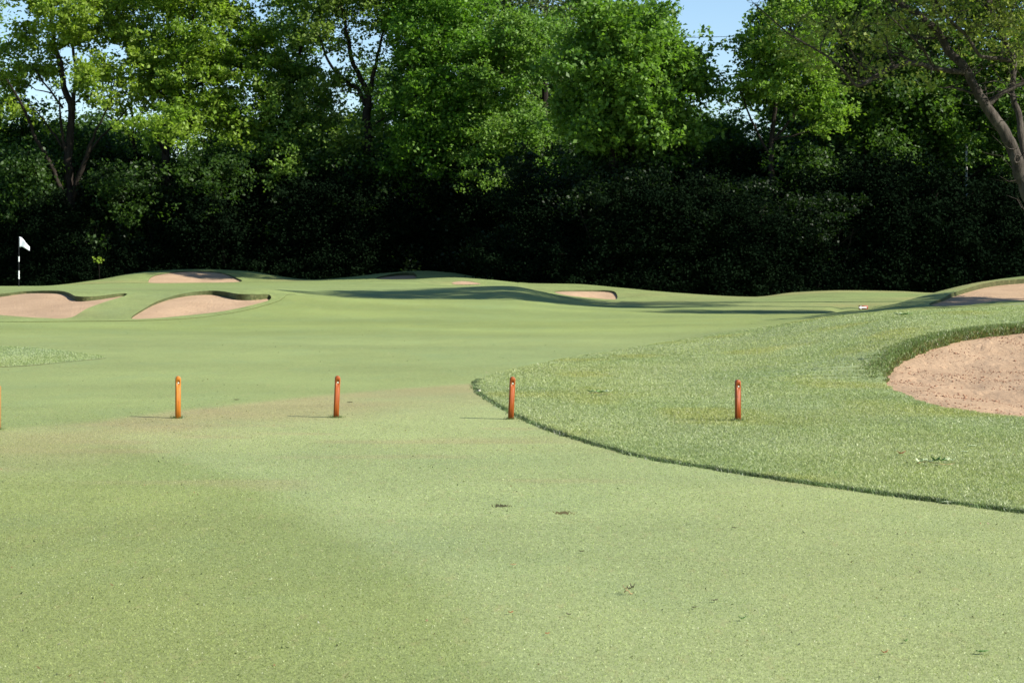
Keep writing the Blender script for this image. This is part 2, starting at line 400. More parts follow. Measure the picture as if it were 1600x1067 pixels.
def fair_col(x, y):
    u = x/y
    pale = np.array([.258, .295, .122]); deep = np.array([.205, .240, .080]); far = np.array([.212, .255, .092]); tan = np.array([.272, .256, .115]); high = np.array([.205,.25,.075])
    edge = np.interp(u, TAN_U, TAN_D)
    beyond = sstep(-.35, .35, y-edge)
    # greener swathe at the lower left: left of a line running towards the camera
    xl = np.interp(y, [7, 8.3, 10, 13.7, 18.7, 21], [.4, .12, -.29, -1.17, -3.2, -4.6])+.10*np.sin(y*1.3)
    dl = sstep(.24, -.24, x-xl)*sstep(21, 17, y)
    c = pale[None]*(1-dl[:, None])+deep[None]*dl[:, None]
    tn = sstep(-5.5, -1.0, y-edge)*(1-beyond)*sstep(-5.8, -2.6, x)*sstep(4.5, 0, x)
    tn = tn*(.55+.9*vnoise(x, y, .8, 3)); tn = np.clip(tn, 0, 1)[:, None]
    c = c*(1-tn)+tan*tn
    # reddish worn streaks
    st = sstep(.62, .85, vnoise(x*.5+y*.25, y*1.1, .5, 11))*sstep(13, 16, y)*(1-beyond)*.5
    c = c*(1-st[:, None])+np.array([.27, .235, .115])*st[:, None]
    b1 = beyond[:, None]; c = c*(1-b1)+far*b1
    # mowing bands beyond
    s2 = sstep(38, 47, y)*(1-sstep(70, 80, y)); c = c*(1-s2[:, None]*.8)+high*s2[:, None]*.8
    gsel = sstep(66, 72, y)*sstep(860, 800, u*F+800)
    c = c*(1-gsel[:, None])+np.array([.20, .25, .088])*gsel[:, None]
    v = 1+.10*(vnoise(x*.35, y, 1.6, 5)-.5)+.08*(vnoise(x, y, .45, 6)-.5)
    band = 1+.05*np.sin((x*.35+y)*math.pi/3.1)*sstep(26, 32, y)
    c = c*(v*band)[:, None]
    bl = sstep(.55, .85, vnoise(x*.6, y, 2.4, 9))[:, None]*.15
    return c*(1-bl)+np.array([.165, .24, .11])*bl
def rough_col(x, y, k):
    if k in ('rough', 'island'):
        a, b_ = np.array([.245, .285, .125]), np.array([.19, .245, .11])
        w = vnoise(x*1.0, y*.6, 1.5, 21)[:, None]; c = a*w+b_*(1-w)
        rr_ = np.hypot(x-7.5, (y-27)*.75); bd = (.5+.5*np.sin(rr_*2*math.pi/2.6+.8*vnoise(x, y, 2, 29)))[:, None]*.35; c = c*(1-bd)+np.array([.255, .30, .17])*bd
        yl = sstep(.55, .9, vnoise(x, y*.7, .9, 22))[:, None]*.55; c = c*(1-yl)+np.array([.25, .265, .08])*yl
    else:
        a, b_ = np.array([.205, .240, .085]), np.array([.170, .220, .075])
        w = vnoise(x, y*.5, 2.5, 23)[:, None]; c = a*w+b_*(1-w)
        dr = sstep(.5, .9, vnoise(x, y, 3.5, 25))[:, None]*.55; c = c*(1-dr)+np.array([.27, .245, .10])*dr
    if k in ('left_surround', 'back_surround', 'right_surround', 'mound'):
        m_ = sstep(0, 2.2, near_poly(np.concatenate([RP[k], np.zeros((len(RP[k]), 2))], 1), x, y)[0])[:, None]*.7+.3
        c = c*m_+fair_col(x, y)*(1-m_)
    return c*(1+.12*(vnoise(x, y, .5, 24)-.5))[:, None]

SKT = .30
def build_region(name, sel, zf, raise_, mat, colf=None, skirt=0.0, smooth=True):
    t = TR[sel]; idx, inv = np.unique(t, return_inverse=True); t = inv.reshape(t.shape)
    x, y = TX[idx], TY[idx]; z = zf(x, y)+raise_
    V = np.stack([x, y, z], 1); col = colf(x, y) if colf else None
    # boundary edges -> skirt
    faces = [t]
    if skirt:
        e = np.concatenate([t[:, [0, 1]], t[:, [1, 2]], t[:, [2, 0]]]); es = np.sort(e, 1)
        _, first, cnt = np.unique(es[:, 0]*10**7+es[:, 1], return_index=True, return_counts=True)
        be = e[first[cnt == 1]]; n = len(V)
        VT = V.copy(); V2 = V.copy(); V2[:, 2] -= skirt; V = np.concatenate([V, VT, V2])
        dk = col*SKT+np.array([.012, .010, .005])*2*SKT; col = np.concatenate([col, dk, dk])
        faces.append(np.stack([be[:, 1]+n, be[:, 0]+n, be[:, 0]+2*n, be[:, 1]+2*n], 1))
    return mesh_np(name, V, faces, mat, col=col, smooth=smooth)

# orientation: make faces point up
area = (TX[TR[:, 1]]-TX[TR[:, 0]])*(TY[TR[:, 2]]-TY[TR[:, 0]])-(TX[TR[:, 2]]-TX[TR[:, 0]])*(TY[TR[:, 1]]-TY[TR[:, 0]])
TR[area < 0] = TR[area < 0][:, ::-1]

RAISE = {'rough': .013, 'island': .010, 'mound': .008, 'right_surround': .006, 'left_surround': .012, 'back_surround': .004}
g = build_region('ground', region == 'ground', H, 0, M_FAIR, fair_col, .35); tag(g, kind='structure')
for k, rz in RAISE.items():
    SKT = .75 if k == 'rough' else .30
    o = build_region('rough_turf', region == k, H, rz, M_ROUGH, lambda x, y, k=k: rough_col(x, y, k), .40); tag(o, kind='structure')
SANDLAB = {'near': 'large pink sand bunker with clods at the right edge of the photo', 'left': 'pale sand bunker cut by the left edge of the photo',
 'mid': 'pale sand bunker with a pointed tail, right of the left edge bunker', 'back': 'half shaded sand bunker in the far mound behind the green',
 'dark': 'small shaded sand bunker behind the green', 'sliver': 'thin sliver of sand just behind the tree shadow', 'far': 'small sunlit sand bunker beyond the tree shadow',
 'shade': 'shaded sand bunker in the mound under the leaning tree'}
for k, r in BK.items():
    o = build_region('sand_bunker', region == 'B_'+k, lambda x, y, r=r: Hsand(r, x, y), 0, M_SAND)
    if k == 'near':                      # soft relief and clods belong to the sand itself
        me = o.data; co = np.zeros(len(me.vertices)*3); me.vertices.foreach_get('co', co); co = co.reshape(-1, 3)
        d = near_poly(r, co[:, 0], co[:, 1])[0]
        co[:, 2] += (.05*(vnoise(co[:, 0]*1.3, co[:, 1]*.6, .5, 31)-.5)+.03*(vnoise(co[:, 0], co[:, 1], .2, 32)-.5))*np.clip(d/.3, 0, 1)
        me.vertices.foreach_set('co', co.ravel()); me.update()
    tag(o, SANDLAB[k], kind='structure')
# land beyond and beside the modelled course, to the horizon
def ring_plane():
    V = []; Fq = []
    xs = [-1500, -462, 462, 1500]; ys = [-600, 2, 420, 2500]
    # outer apron (trapezoid hole filled by the course sheet, apron lies lower)
    V = [(x, y, -1.7) for y in ys for x in xs]
    for j in range(3):
        for i in range(3):
            a = j*4+i; Fq.append((a, a+1, a+5, a+4))
    col = np.tile([.17, .22, .08], (16, 1))
    return mesh_np('ground_apron', V, np.array(Fq), M_FAIR, col=col)
tag(ring_plane(), kind='structure')

# ------------------------------------------------------------------ grass blades
LEAN = 1.0
def blades(name, x, y, z, h, w, col, label):
    n = len(x); a = RNG.uniform(0, 2*np.pi, n); lean = RNG.normal(0, LEAN, (n, 2))*h[:, None]
    dx, dy = np.cos(a)*w/2, np.sin(a)*w/2
    V = np.zeros((n, 3, 3)); V[:, 0] = np.stack([x-dx, y-dy, z-.004], 1); V[:, 1] = np.stack([x+dx, y+dy, z-.004], 1)
    V[:, 2] = np.stack([x+lean[:, 0], y+lean[:, 1], z+h], 1)
    c3 = np.repeat(col, 3, axis=0)
    o = mesh_np(name, V.reshape(-1, 3), np.arange(n*3).reshape(-1, 3), M_BLADE, col=c3)
    return tag(o, label, 'grass', kind='stuff')
def scatter(n, d0, d1, umin, umax, power):
    d = (d0**(1-power)+RNG.random(n)*(d1**(1-power)-d0**(1-power)))**(1/(1-power)) if power != 1 else d0*np.exp(RNG.random(n)*math.log(d1/d0))
    u = RNG.uniform(umin, umax, n); return u*d, d
def in_near(x, y): return pip(BK['near'][:, :2], x, y)
x, y = scatter(900000, 11.0, 41, -.02, .30, .6)
m = pip(RP['rough'], x, y) & ~in_near(x, y); x, y = x[m], y[m]
n = len(x); tuft = .75+.5*vnoise(x, y, .11, 41)
h = RNG.uniform(.009, .021, n)*tuft; w = .0024+.00019*y+RNG.uniform(0, .003, n)
c = rough_col(x, y, 'rough')*RNG.uniform(.8, 1.85, n)[:, None]*np.array([1.06, 1, .95])
pale = RNG.random(n) < .05; c[pale] = c[pale]*.5+np.array([.30, .36, .22])*.6
blades('rough_grass', x, y, H(x, y)+.013, h, w, c, 'longer pale rough grass covering the rise at right')
x, y = scatter(620000, 7.2, 27, -.27, .27, .35)
m = ~pip(RP['rough'], x, y) & (RNG.random(len(x)) < sstep(26.5, 15, y)); x, y = x[m], y[m]; n = len(x)
h = RNG.uniform(.003, .007, n); w = .0022+.00022*y+RNG.uniform(0, .002, n)
c = fair_col(x, y)*RNG.uniform(.45, 2.2, n)[:, None]
blades('fairway_grass', x, y, H(x, y), h, w, c, 'closely mown pale green fairway grass in the foreground')
# left island, sparse
x, y = scatter(60000, 28.5, 41, -.27, -.17, .6); m = pip(RP['island'], x, y); x, y = x[m], y[m]; n = len(x)
blades('island_grass', x, y, H(x, y)+.015, RNG.uniform(.008, .018, n), .007+RNG.uniform(0, .005, n), rough_col(x, y, 'island')*RNG.uniform(.95, 1.7, n)[:, None], 'small tongue of longer grass at the left edge')
# long fringe on the near bunker's far lip
r = BK['near']; idx = np.arange(len(r)); seg = np.roll(r, -1, 0)-r; L = np.hypot(seg[:, 0], seg[:, 1])*(r[:, 3] > .025)
pk = RNG.choice(idx, 70000, p=L/L.sum()); tt = RNG.random(len(pk)); base = r[pk]+seg[pk]*tt[:, None]
nx, ny = seg[pk, 1], -seg[pk, 0]; ln = np.hypot(nx, ny); nx, ny = nx/ln, ny/ln
cen = r[:, :2].mean(0); sg = np.sign((base[:, 0]-cen[0])*nx+(base[:, 1]-cen[1])*ny); nx, ny = nx*sg, ny*sg
off = np.where(RNG.random(len(pk)) < .6, RNG.uniform(0, .42, len(pk)), RNG.exponential(.09, len(pk))); face = RNG.random(len(pk)) < .42; off = np.where(face, RNG.uniform(-.05, -.004, len(pk)), off-.01); x, y = base[:, 0]+nx*off, base[:, 1]+ny*off; n = len(x)
lipw = base[:, 3]/.14
c = np.array([.135, .185, .055])*RNG.uniform(.4, 1.7, n)[:, None]; br = RNG.random(n) < np.where(face, .22, .05); c[br] = np.array([.27, .2, .1])
LEAN = .45
blades('bunker_fringe', x, y, np.where(face, base[:, 2]+base[:, 3]*RNG.uniform(-.1, .95, n), np.where(off > .07, H(x, y)+.01, base[:, 2]+base[:, 3])), np.where(face, RNG.uniform(.02, .07, n), RNG.uniform(.04, .10, n)*np.clip(1.1-off*2, .25, 1))*lipw, .007+RNG.uniform(0, .006, n), c, 'long dark grass fringe hanging over the back lip of the right bunker')
# turned-down blades along the front edge of the rough
r = RP['rough']; r = r[(r[:, 1] < 27.6) & (r[:, 0]/r[:, 1] < .3)]
k = RNG.integers(0, len(r)-1, 42000); tt = RNG.random(len(k)); p = r[k]+(r[k+1]-r[k])*tt[:, None]
okm = (np.hypot(*(r[k+1]-r[k]).T) < 3) & (vnoise(p[:, 0], p[:, 1], .13, 63)+RNG.normal(0, .15, len(p)) > .18); p = p[okm]; n = len(p)
x = p[:, 0]+RNG.normal(0, .025, n); y = p[:, 1]+RNG.normal(.01, .035, n)
blades('edge_grass', x, y, H(x, y)+.0, RNG.uniform(.010, .028, n), .005+RNG.uniform(0, .005, n), np.array([.08, .115, .045])*(RNG.uniform(.3, 1.5, n)*(.5+1.1*vnoise(x, y, .35, 61))*np.where(RNG.random(n) < .25, 2.4, 1))[:, None], 'shaggy cut edge of grass where the rough meets the fairway')

# clods on the near sand (one loose mass)
r = BK['near']; n = 42000
x = RNG.uniform(r[:, 0].min(), r[:, 0].max(), n); y = RNG.uniform(20.5, 32.5, n)
m = in_near(x, y) & (near_poly(r, x, y)[0] > .06); x, y = x[m], y[m]
m = vnoise((x*1.2+y)*1.0, (x-y*1.2)*.22, .55, 51)+RNG.normal(0, .16, len(x))+.05*(x-7) > .58; x, y = x[m], y[m]; n = len(x)
ico = np.array([(0,0,1),(0,0,-.6),(1,0,0),(-1,0,0),(0,1,0),(0,-1,0)], float); fi = np.array([(0,2,4),(0,4,3),(0,3,5),(0,5,2),(1,4,2),(1,3,4),(1,5,3),(1,2,5)])
s = np.minimum(RNG.lognormal(-5.0, .5, n), .024); rot = RNG.uniform(0, 6.28, n)
V = ico[None]*s[:, None, None]*RNG.uniform(.6, 1.3, (n, 6, 3)); ca, sa = np.cos(rot)[:, None], np.sin(rot)[:, None]
V = np.stack([V[..., 0]*ca-V[..., 1]*sa, V[..., 0]*sa+V[..., 1]*ca, V[..., 2]*.8], -1)
d = near_poly(r, x, y)[0]
zz = Hsand(r, x, y)+(.05*(vnoise(x*1.3, y*.6, .5, 31)-.5)+.03*(vnoise(x, y, .2, 32)-.5))*np.clip(d/.3, 0, 1)
V += np.stack([x, y, zz], 1)[:, None]
o = mesh_np('sand_clods', V.reshape(-1, 3), (fi[None]+np.arange(n)[:, None, None]*6).reshape(-1, 3), plain_mat('clod', (.27, .155, .095), .95, .05, .2, 30))
tag(o, 'loose brown clods strewn over the sand of the right bunker', 'clods', kind='stuff')

# ------------------------------------------------------------------ trees
def P3(px, py, D): return np.array([(px-800)/F*D, D, EYE-(py-HZ)*D/F])

class Tubes:
    def __init__(s): s.V = []; s.F = []; s.n = 0
    def add(s, P, R, k=6):
        P = np.asarray(P, float); m = len(P)
        T = np.gradient(P, axis=0); T /= np.linalg.norm(T, axis=1)[:, None]+1e-9
        up = np.array([0, 1, 0.]) if abs(T[0][1]) < .8 else np.array([1., 0, 0])
        N = np.cross(T, up); N /= np.linalg.norm(N, axis=1)[:, None]+1e-9; B = np.cross(T, N)
        a = np.arange(k)/k*2*np.pi
        V = P[:, None]+(N[:, None]*np.cos(a)[None, :, None]+B[:, None]*np.sin(a)[None, :, None])*np.asarray(R)[:, None, None]
        i = np.arange(m-1)[:, None]*k; j = np.arange(k)[None]; j2 = (j+1) % k
        s.F.append((np.stack([i+j, i+j2, i+k+j2, i+k+j], -1)+s.n).reshape(-1, 4)); s.V.append(V.reshape(-1, 3)); s.n += m*k
    def build(s, name, mat, parent): return mesh_np(name, np.concatenate(s.V), np.concatenate(s.F), mat, parent, smooth=True)

def smooth_line(P, n=5):
    P = np.asarray(P, float); t = np.concatenate([[0], np.cumsum(np.linalg.norm(np.diff(P[:, :3], axis=0), axis=1))])
    q = np.linspace(0, t[-1], max(3, n*(len(P)-1)+1))
    out = pchip(t, P, q); return out

def make_tree(name, label, cat, base, stems, lobes, nclump, nleaf, leaf, cols, rclump=.9, mat=None, bark=None, seed=1, group=None, wob=.25, twig=.03, flat=.62, upb=.5, extra_twigs=0, inner=.45):
    """stems: list of [(x,y,z,r)...] world; lobes: ellipsoids (x,y,z,rx,ry,rz) world"""
    rg = np.random.default_rng(seed); mat = mat or M_LEAF; bark = bark or M_BARK
    base = np.asarray(base, float)
    if base[1] > 100 and name != 'understorey_shrub':      # stand on the low ground of the wood
        base = base.copy(); base[2] = float(H(base[None, 0], base[None, 1])[0]); f_ = list(stems[0]); f_[0] = (f_[0][0], f_[0][1], base[2]-.2, f_[0][3]*1.15); stems = [f_]+list(stems[1:])
    root = empty(name, tuple(base)); tag(root, label, cat, group)
    tb = Tubes(); nodes = []; nr_ = []
    for st in stems:
        q = smooth_line(st, 5); m = len(q)
        q[1:-1, :3] += rg.normal(0, 1, (m-2, 3))*q[1:-1, 3:4]*wob
        tb.add(q[:, :3]-base, q[:, 3], 8)
        nodes.append(q[:, :3]); nr_.append(q[:, 3])
    NP = np.concatenate(nodes); NR = np.concatenate(nr_)
    lo = np.array(lobes, float); vol = lo[:, 3]*lo[:, 4]*lo[:, 5]; k = rg.choice(len(lo), nclump, p=vol/vol.sum())
    dirs = rg.normal(0, 1, (nclump, 3)); dirs /= np.linalg.norm(dirs, axis=1)[:, None]
    rad = inner+(1-inner)*rg.random(nclump)**.6
    CP = lo[k, :3]+dirs*rad[:, None]*lo[k, 3:6]
    CP[:, 2] = np.maximum(CP[:, 2], base[2]+.4)
    order = np.argsort(((CP[:, None]-NP[None])**2).sum(-1).min(1)) if len(NP)*nclump < 5e6 else np.arange(nclump)
    for ci in order:
        c = CP[ci]; dv = c-NP; dist = np.linalg.norm(dv, axis=1); cost = dist+np.maximum(0, NP[:, 2]-c[2]+.2*dist)*2.0
        j = int(np.argmin(cost)); p0 = NP[j]; L = dist[j]
        if L < .15: continue
        r0 = min(NR[j]*.6, .02+.016*L)+.004
        mid = (p0+c)/2+np.array([0, 0, .12*L])+rg.normal(0, .07*L, 3)
        t = np.linspace(0, 1, 6)[:, None]; q = (1-t)**2*p0+2*t*(1-t)*mid+t*t*c
        q[1:-1] += rg.normal(0, .03*L, (4, 3))
        rr = np.linspace(r0, max(.008, r0*.25), 6); tb.add(q-base, rr, 4)
        NP = np.concatenate([NP, q[2:]]); NR = np.concatenate([NR, rr[2:]])
    for _ in range(extra_twigs):
        j = rg.integers(0, len(NP)); L = rg.uniform(.5, 1.8); d = rg.normal(0, 1, 3); d[2] = abs(d[2])*.8; d /= np.linalg.norm(d)
        q = NP[j]+np.linspace(0, 1, 4)[:, None]*d*L; q[1:3] += rg.normal(0, .06, (2, 3)); tb.add(q-base, np.linspace(min(NR[j]*.5, twig), .006, 4), 3)
    tb.build('trunk', bark, root)
    # leaves
    leaf = leaf*.86; nleaf = int(nleaf*1.3)
    n = nclump*nleaf; ck = np.repeat(np.arange(nclump), nleaf)
    rc = rclump*rg.uniform(.6, 1.35, nclump)
    # sub-sprays inside each clump give an uneven outline
    ns = 7; sub = rg.normal(0, .62, (nclump, ns, 3))*np.array([1, 1, flat]); si = rg.integers(0, ns, n)
    o = sub[ck, si]*rc[ck, None]+rg.normal(0, .26, (n, 3))*np.array([1, 1, .7])*rc[ck, None]
    P = CP[ck]+o-base
    nrm = rg.normal(0, 1, (n, 3)); nrm[:, 2] = nrm[:, 2]+upb*2; nrm /= np.linalg.norm(nrm, axis=1)[:, None]
    tx = np.cross(nrm, rg.normal(0, 1, (n, 3))); tx /= np.linalg.norm(tx, axis=1)[:, None]; ty = np.cross(nrm, tx)
    s = leaf*rg.uniform(.6, 1.3, n)[:, None]
    V = np.empty((n, 4, 3)); V[:, 0] = P-tx*s*.62; V[:, 1] = P+ty*s*.42+nrm*s*.12; V[:, 2] = P+tx*s*.62-nrm*s*.1; V[:, 3] = P-ty*s*.42+nrm*s*.12
    cols = np.array(cols, float); cw = rg.random(nclump)[:, None]; cc = cols[0]*(1-cw)+cols[1]*cw
    col = cc[ck]*rg.uniform(.75, 1.3, n)[:, None]; col = np.repeat(col, 4, 0)
    mesh_np('crown', V.reshape(-1, 3), np.arange(n*4).reshape(-1, 4), mat, root, col=col)
    return root

def stem(D, pts, dy=0):                    # traced stem at depth D, width in photo pixels
    n = len(pts); return [tuple(P3(px, py, D+dy*i/(n-1)))+(w*D/F/2*.86,) for i, (px, py, w) in enumerate(pts)]
def lobe(px, py, rx, ry, D, rd=None):
    p = P3(px, py, D); s = D/F; return (*p, rx*s, (rd if rd else rx*s), ry*s)

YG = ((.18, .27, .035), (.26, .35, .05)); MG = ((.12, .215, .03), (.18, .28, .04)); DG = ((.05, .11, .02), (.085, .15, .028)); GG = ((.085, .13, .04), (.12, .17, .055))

# left maple with three stems
D = 121
make_tree('maple_tree', 'yellow green maple with three spreading dark stems near left edge', 'tree', P3(106, 442, D),
 [stem(D, [(106,445,20),(108,300,18),(107,239,15),(112,174,13),(98,132,11),(93,98,10),(84,70,8),(80,20,6),(84,-60,3)]),
  stem(D, [(112,174,9),(118,120,6),(114,65,5),(115,42,4),(122,-20,3)]),
  stem(D, [(104,360,11),(95,298,9),(79,258,8),(56,216,6),(39,174,5),(25,149,4),(10,124,2)], -3),
  stem(D, [(110,320,12),(121,281,10),(138,239,8),(146,213,5),(160,185,3),(178,150,2)], -2),
  stem(D, [(138,240,6),(155,218,4),(174,199,3),(200,170,2)], -1),
  stem(D, [(105,250,7),(98,215,6),(94,180,4),(92,150,2)], -1), stem(D, [(103,236,5),(84,210,4),(66,185,3),(50,168,2)], -1),
  stem(D, [(98,170,5),(84,149,4),(65,124,3),(50,100,2)])],
 [lobe(30,90,62,38,D,3), lobe(110,25,85,50,D,4), lobe(190,95,55,45,D,3), lobe(150,130,60,35,D-2,2.5), lobe(60,-50,120,50,D,4), lobe(205,150,45,28,D,2), lobe(25,170,26,20,D,1.5), lobe(90,175,30,16,D,1.2), lobe(0,130,40,28,D,2)],
 165, 150, .21, YG, rclump=.72, seed=11)
make_tree('slender_tree', 'slender forked tree between the left maple and the bright green tree', 'tree', P3(222, 442, 125),
 [stem(125, [(225,445,12),(222,300,10),(216,253,9),(206,219,8),(208,197,5),(205,157,4),(203,110,3),(210,40,2)]), stem(125, [(206,219,6),(191,197,5),(178,188,4),(166,180,2)]), stem(125, [(210,200,5),(222,175,3),(238,150,2)])],
 [lobe(215,40,50,60,125,3), lobe(240,130,35,40,125,2.5), lobe(185,20,50,40,125,3), lobe(245,225,26,40,125,2)], 60, 120, .2, ((.12,.20,.035),(.17,.26,.045)), rclump=.7, seed=12)
make_tree('broadleaf_tree', 'bright yellow green tree right of the slender forked tree', 'tree', P3(262, 442, 122),
 [stem(122, [(256,445,20),(257,300,17),(258,240,14),(262,190,11),(280,120,9),(300,60,6),(305,0,4)]), stem(122, [(262,190,10),(300,140,7),(330,118,6),(342,100,4)]), stem(122, [(280,120,6),(310,85,5),(325,50,3),(335,20,2)])],
 [lobe(270,110,62,55,122,4), lobe(330,60,75,60,122,4), lobe(300,-30,100,50,122,4), lobe(330,160,60,45,122,3), lobe(250,190,50,32,115,3), lobe(385,110,45,55,122,3), lobe(365,190,42,30,121,3)], 210, 150, .21, ((.155,.255,.03),(.23,.33,.045)), rclump=.8, seed=13)
make_tree('grey_green_tree', 'mid green tree with lacy crown left of the forked tall tree', 'tree', P3(440, 442, 125),
 [stem(125, [(438,445,16),(437,300,13),(440,230,11),(452,150,9),(470,80,6),(480,0,4)]), stem(125, [(440,230,8),(420,180,6),(400,130,4)])],
 [lobe(440,60,65,60,125,4), lobe(470,150,55,50,125,4), lobe(420,180,50,45,123,4), lobe(480,-20,80,40,125,4), lobe(450,230,60,35,123,4), lobe(500,205,40,40,123,4), lobe(450,275,70,28,122,4.5)], 180, 150, .2, ((.125,.225,.045),(.18,.28,.055)), rclump=.8, seed=14)
D = 121
make_tree('forked_tree', 'tall tree with dark trunk forking against the sky left of centre', 'tree', P3(580, 442, D),
 [stem(D, [(581,445,18),(580,300,15),(577,240,14),(573,180,15),(575,152,13),(564,127,9),(547,86,8),(541,45,6),(536,19,5),(520,-40,3)]),
  stem(D, [(575,152,9),(582,124,8),(590,90,6),(594,70,5),(604,30,3),(612,-30,2)]), stem(D, [(570,165,9),(558,139,7),(537,124,6),(515,100,5),(500,60,3),(490,20,2)]), stem(D, [(575,200,5),(600,185,3),(618,170,2)])],
 [lobe(520,40,50,50,D,3), lobe(590,15,45,35,D,3), lobe(540,-20,90,35,D,4), lobe(515,150,42,38,D,2.5), lobe(600,160,30,25,D,2), lobe(560,215,60,28,D,3), lobe(500,250,50,25,D,3), lobe(570,90,26,20,D,1.5)], 100, 125, .19, ((.13,.21,.035),(.18,.255,.055)), rclump=.68, seed=15)
D = 121
make_tree('dense_tree', 'dense dark green tree just right of the forked trunk', 'tree', P3(680, 442, D),
 [stem(D, [(682,445,22),(680,300,18),(678,200,14),(690,100,10),(695,0,6)]), stem(D, [(678,230,9),(650,160,7),(635,90,4)]), stem(D, [(680,200,9),(720,150,6),(740,100,4)])],
 [lobe(660,60,62,60,D,5), lobe(720,90,60,70,D,5), lobe(680,160,72,50,D,5), lobe(690,-20,100,50,D,5), lobe(660,225,60,35,D,4), lobe(735,200,50,50,D,4), lobe(660,275,75,30,D,5)], 300, 160, .21, ((.09,.20,.026),(.15,.28,.036)), rclump=.85, seed=16)
D = 119
make_tree('fine_leaved_tree', 'green fine leaved tree in the middle with thin grey twigs', 'tree', P3(790, 442, D),
 [stem(D, [(768,445,14),(767,300,10),(766,240,9),(770,180,7),(785,100,5),(800,30,3)]), stem(D, [(766,245,4),(750,225,3),(735,210,2)])],
 [lobe(780,120,62,60,D,4), lobe(830,70,55,60,D,4), lobe(800,200,62,50,D,4), lobe(745,230,40,40,D,3), lobe(830,235,45,40,D,3), lobe(790,285,80,26,D,5)], 205, 170, .17, ((.115,.225,.04),(.17,.28,.05)), rclump=.8, seed=17)
make_tree('pale_topped_tree', 'pale grey green tree top showing at the upper edge behind the middle', 'tree', P3(850, 442, 130),
 [stem(130, [(850,445,18),(850,250,14),(852,100,10),(856,0,6)])], [lobe(850,10,75,45,130,4), lobe(860,90,70,60,130,4), lobe(840,-50,80,40,130,4), lobe(790,20,50,50,130,4)], 140, 140, .17, ((.12,.16,.07),(.17,.21,.10)), rclump=.8, seed=18)
D = 105
make_tree('norway_maple', 'round dense maple right of centre with bright sunlit right side', 'tree', P3(960, 442, D),
 [stem(D, [(962,445,24),(960,300,18),(958,200,14),(970,100,10),(985,30,6)]), stem(D, [(960,210,9),(920,150,6),(900,100,4)]), stem(D, [(960,190,9),(1010,140,6),(1050,110,4)])],
 [lobe(930,110,62,60,D,4.5), lobe(985,60,62,52,D,4.5), lobe(1000,140,70,50,D,4.5), lobe(940,30,40,40,D,4), lobe(1045,95,50,35,D,3.5), lobe(1085,130,48,24,D,3), lobe(930,190,55,45,D,4), lobe(1020,205,65,38,D,4), lobe(1030,35,32,30,D,3), lobe(915,-70,55,60,D,4), lobe(895,-150,55,50,D,4)], 430, 165, .22, ((.10,.195,.032),(.165,.285,.045)), rclump=.72, seed=19)
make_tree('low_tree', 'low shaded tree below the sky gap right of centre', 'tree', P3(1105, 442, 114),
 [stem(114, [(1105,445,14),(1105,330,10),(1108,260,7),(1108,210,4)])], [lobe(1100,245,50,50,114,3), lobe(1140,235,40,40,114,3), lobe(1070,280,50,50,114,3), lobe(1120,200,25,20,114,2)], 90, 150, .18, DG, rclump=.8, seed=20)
D = 104
make_tree('ash_tree', 'airy green tree bounding the sky gap on its right side', 'tree', P3(1210, 442, D),
 [stem(D, [(1206,445,16),(1208,330,12),(1204,260,10),(1210,180,8),(1225,100,6),(1240,20,4)]), stem(D, [(1206,250,5),(1180,200,4),(1160,150,3),(1150,110,2)]), stem(D, [(1208,220,6),(1240,180,4),(1260,140,3)])],
 [lobe(1180,80,36,35,D,2.5), lobe(1230,50,60,55,D,4), lobe(1165,120,30,28,D,2.5), lobe(1250,120,50,40,D,4), lobe(1200,150,42,22,D,3), lobe(1280,-10,90,40,D,4), lobe(1285,175,40,35,D,3)], 185, 130, .18, ((.13,.235,.032),(.19,.30,.045)), rclump=.66, seed=21)
D = 108
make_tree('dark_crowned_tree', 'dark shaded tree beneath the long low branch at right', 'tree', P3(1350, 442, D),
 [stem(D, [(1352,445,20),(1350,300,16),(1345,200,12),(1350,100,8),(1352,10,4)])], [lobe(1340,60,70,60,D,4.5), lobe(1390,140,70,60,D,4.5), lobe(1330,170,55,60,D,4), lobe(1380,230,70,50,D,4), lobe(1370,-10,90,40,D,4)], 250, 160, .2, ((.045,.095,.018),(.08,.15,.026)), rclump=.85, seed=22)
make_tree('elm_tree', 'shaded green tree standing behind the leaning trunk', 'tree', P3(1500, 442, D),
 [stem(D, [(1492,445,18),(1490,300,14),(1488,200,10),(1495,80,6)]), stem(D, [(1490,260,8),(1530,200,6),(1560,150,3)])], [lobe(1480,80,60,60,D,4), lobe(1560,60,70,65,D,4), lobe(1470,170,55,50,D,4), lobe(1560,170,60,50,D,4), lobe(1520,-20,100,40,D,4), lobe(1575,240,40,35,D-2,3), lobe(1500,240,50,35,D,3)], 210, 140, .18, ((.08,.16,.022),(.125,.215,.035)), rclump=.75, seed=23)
make_tree('edge_tree', 'green tree cut off by the right edge of the photo', 'tree', P3(1680, 442, 108),
 [stem(108, [(1680,445,20),(1678,300,16),(1680,150,10),(1690,0,6)])], [lobe(1650,80,70,80,108,4), lobe(1720,120,70,90,108,4), lobe(1640,200,50,70,108,4), lobe(1700,-30,100,60,108,4)], 180, 150, .19, MG, rclump=.85, seed=24)
for i, (x, y, lab) in enumerate([(35, 106, 'nearest'), (43, 104, 'middle'), (51, 107, 'farthest')]):
    make_tree('woodland_tree', lab+' of three trees carrying the wood on past the right edge', 'tree', (x, y, -.4), [[(x,y,-.3,.35),(x+.2,y,5,.28),(x,y,11,.18),(x,y,16,.05)]],
     [(x, y, 12, 4.5, 4.5, 4.5), (x-1, y-1, 7.5, 4.5, 4.5, 3.5), (x, y, 16, 3.5, 3.5, 2.5)], 160, 110, .24, MG, rclump=1.0, seed=130+i, group='woodland trees outside the right edge')
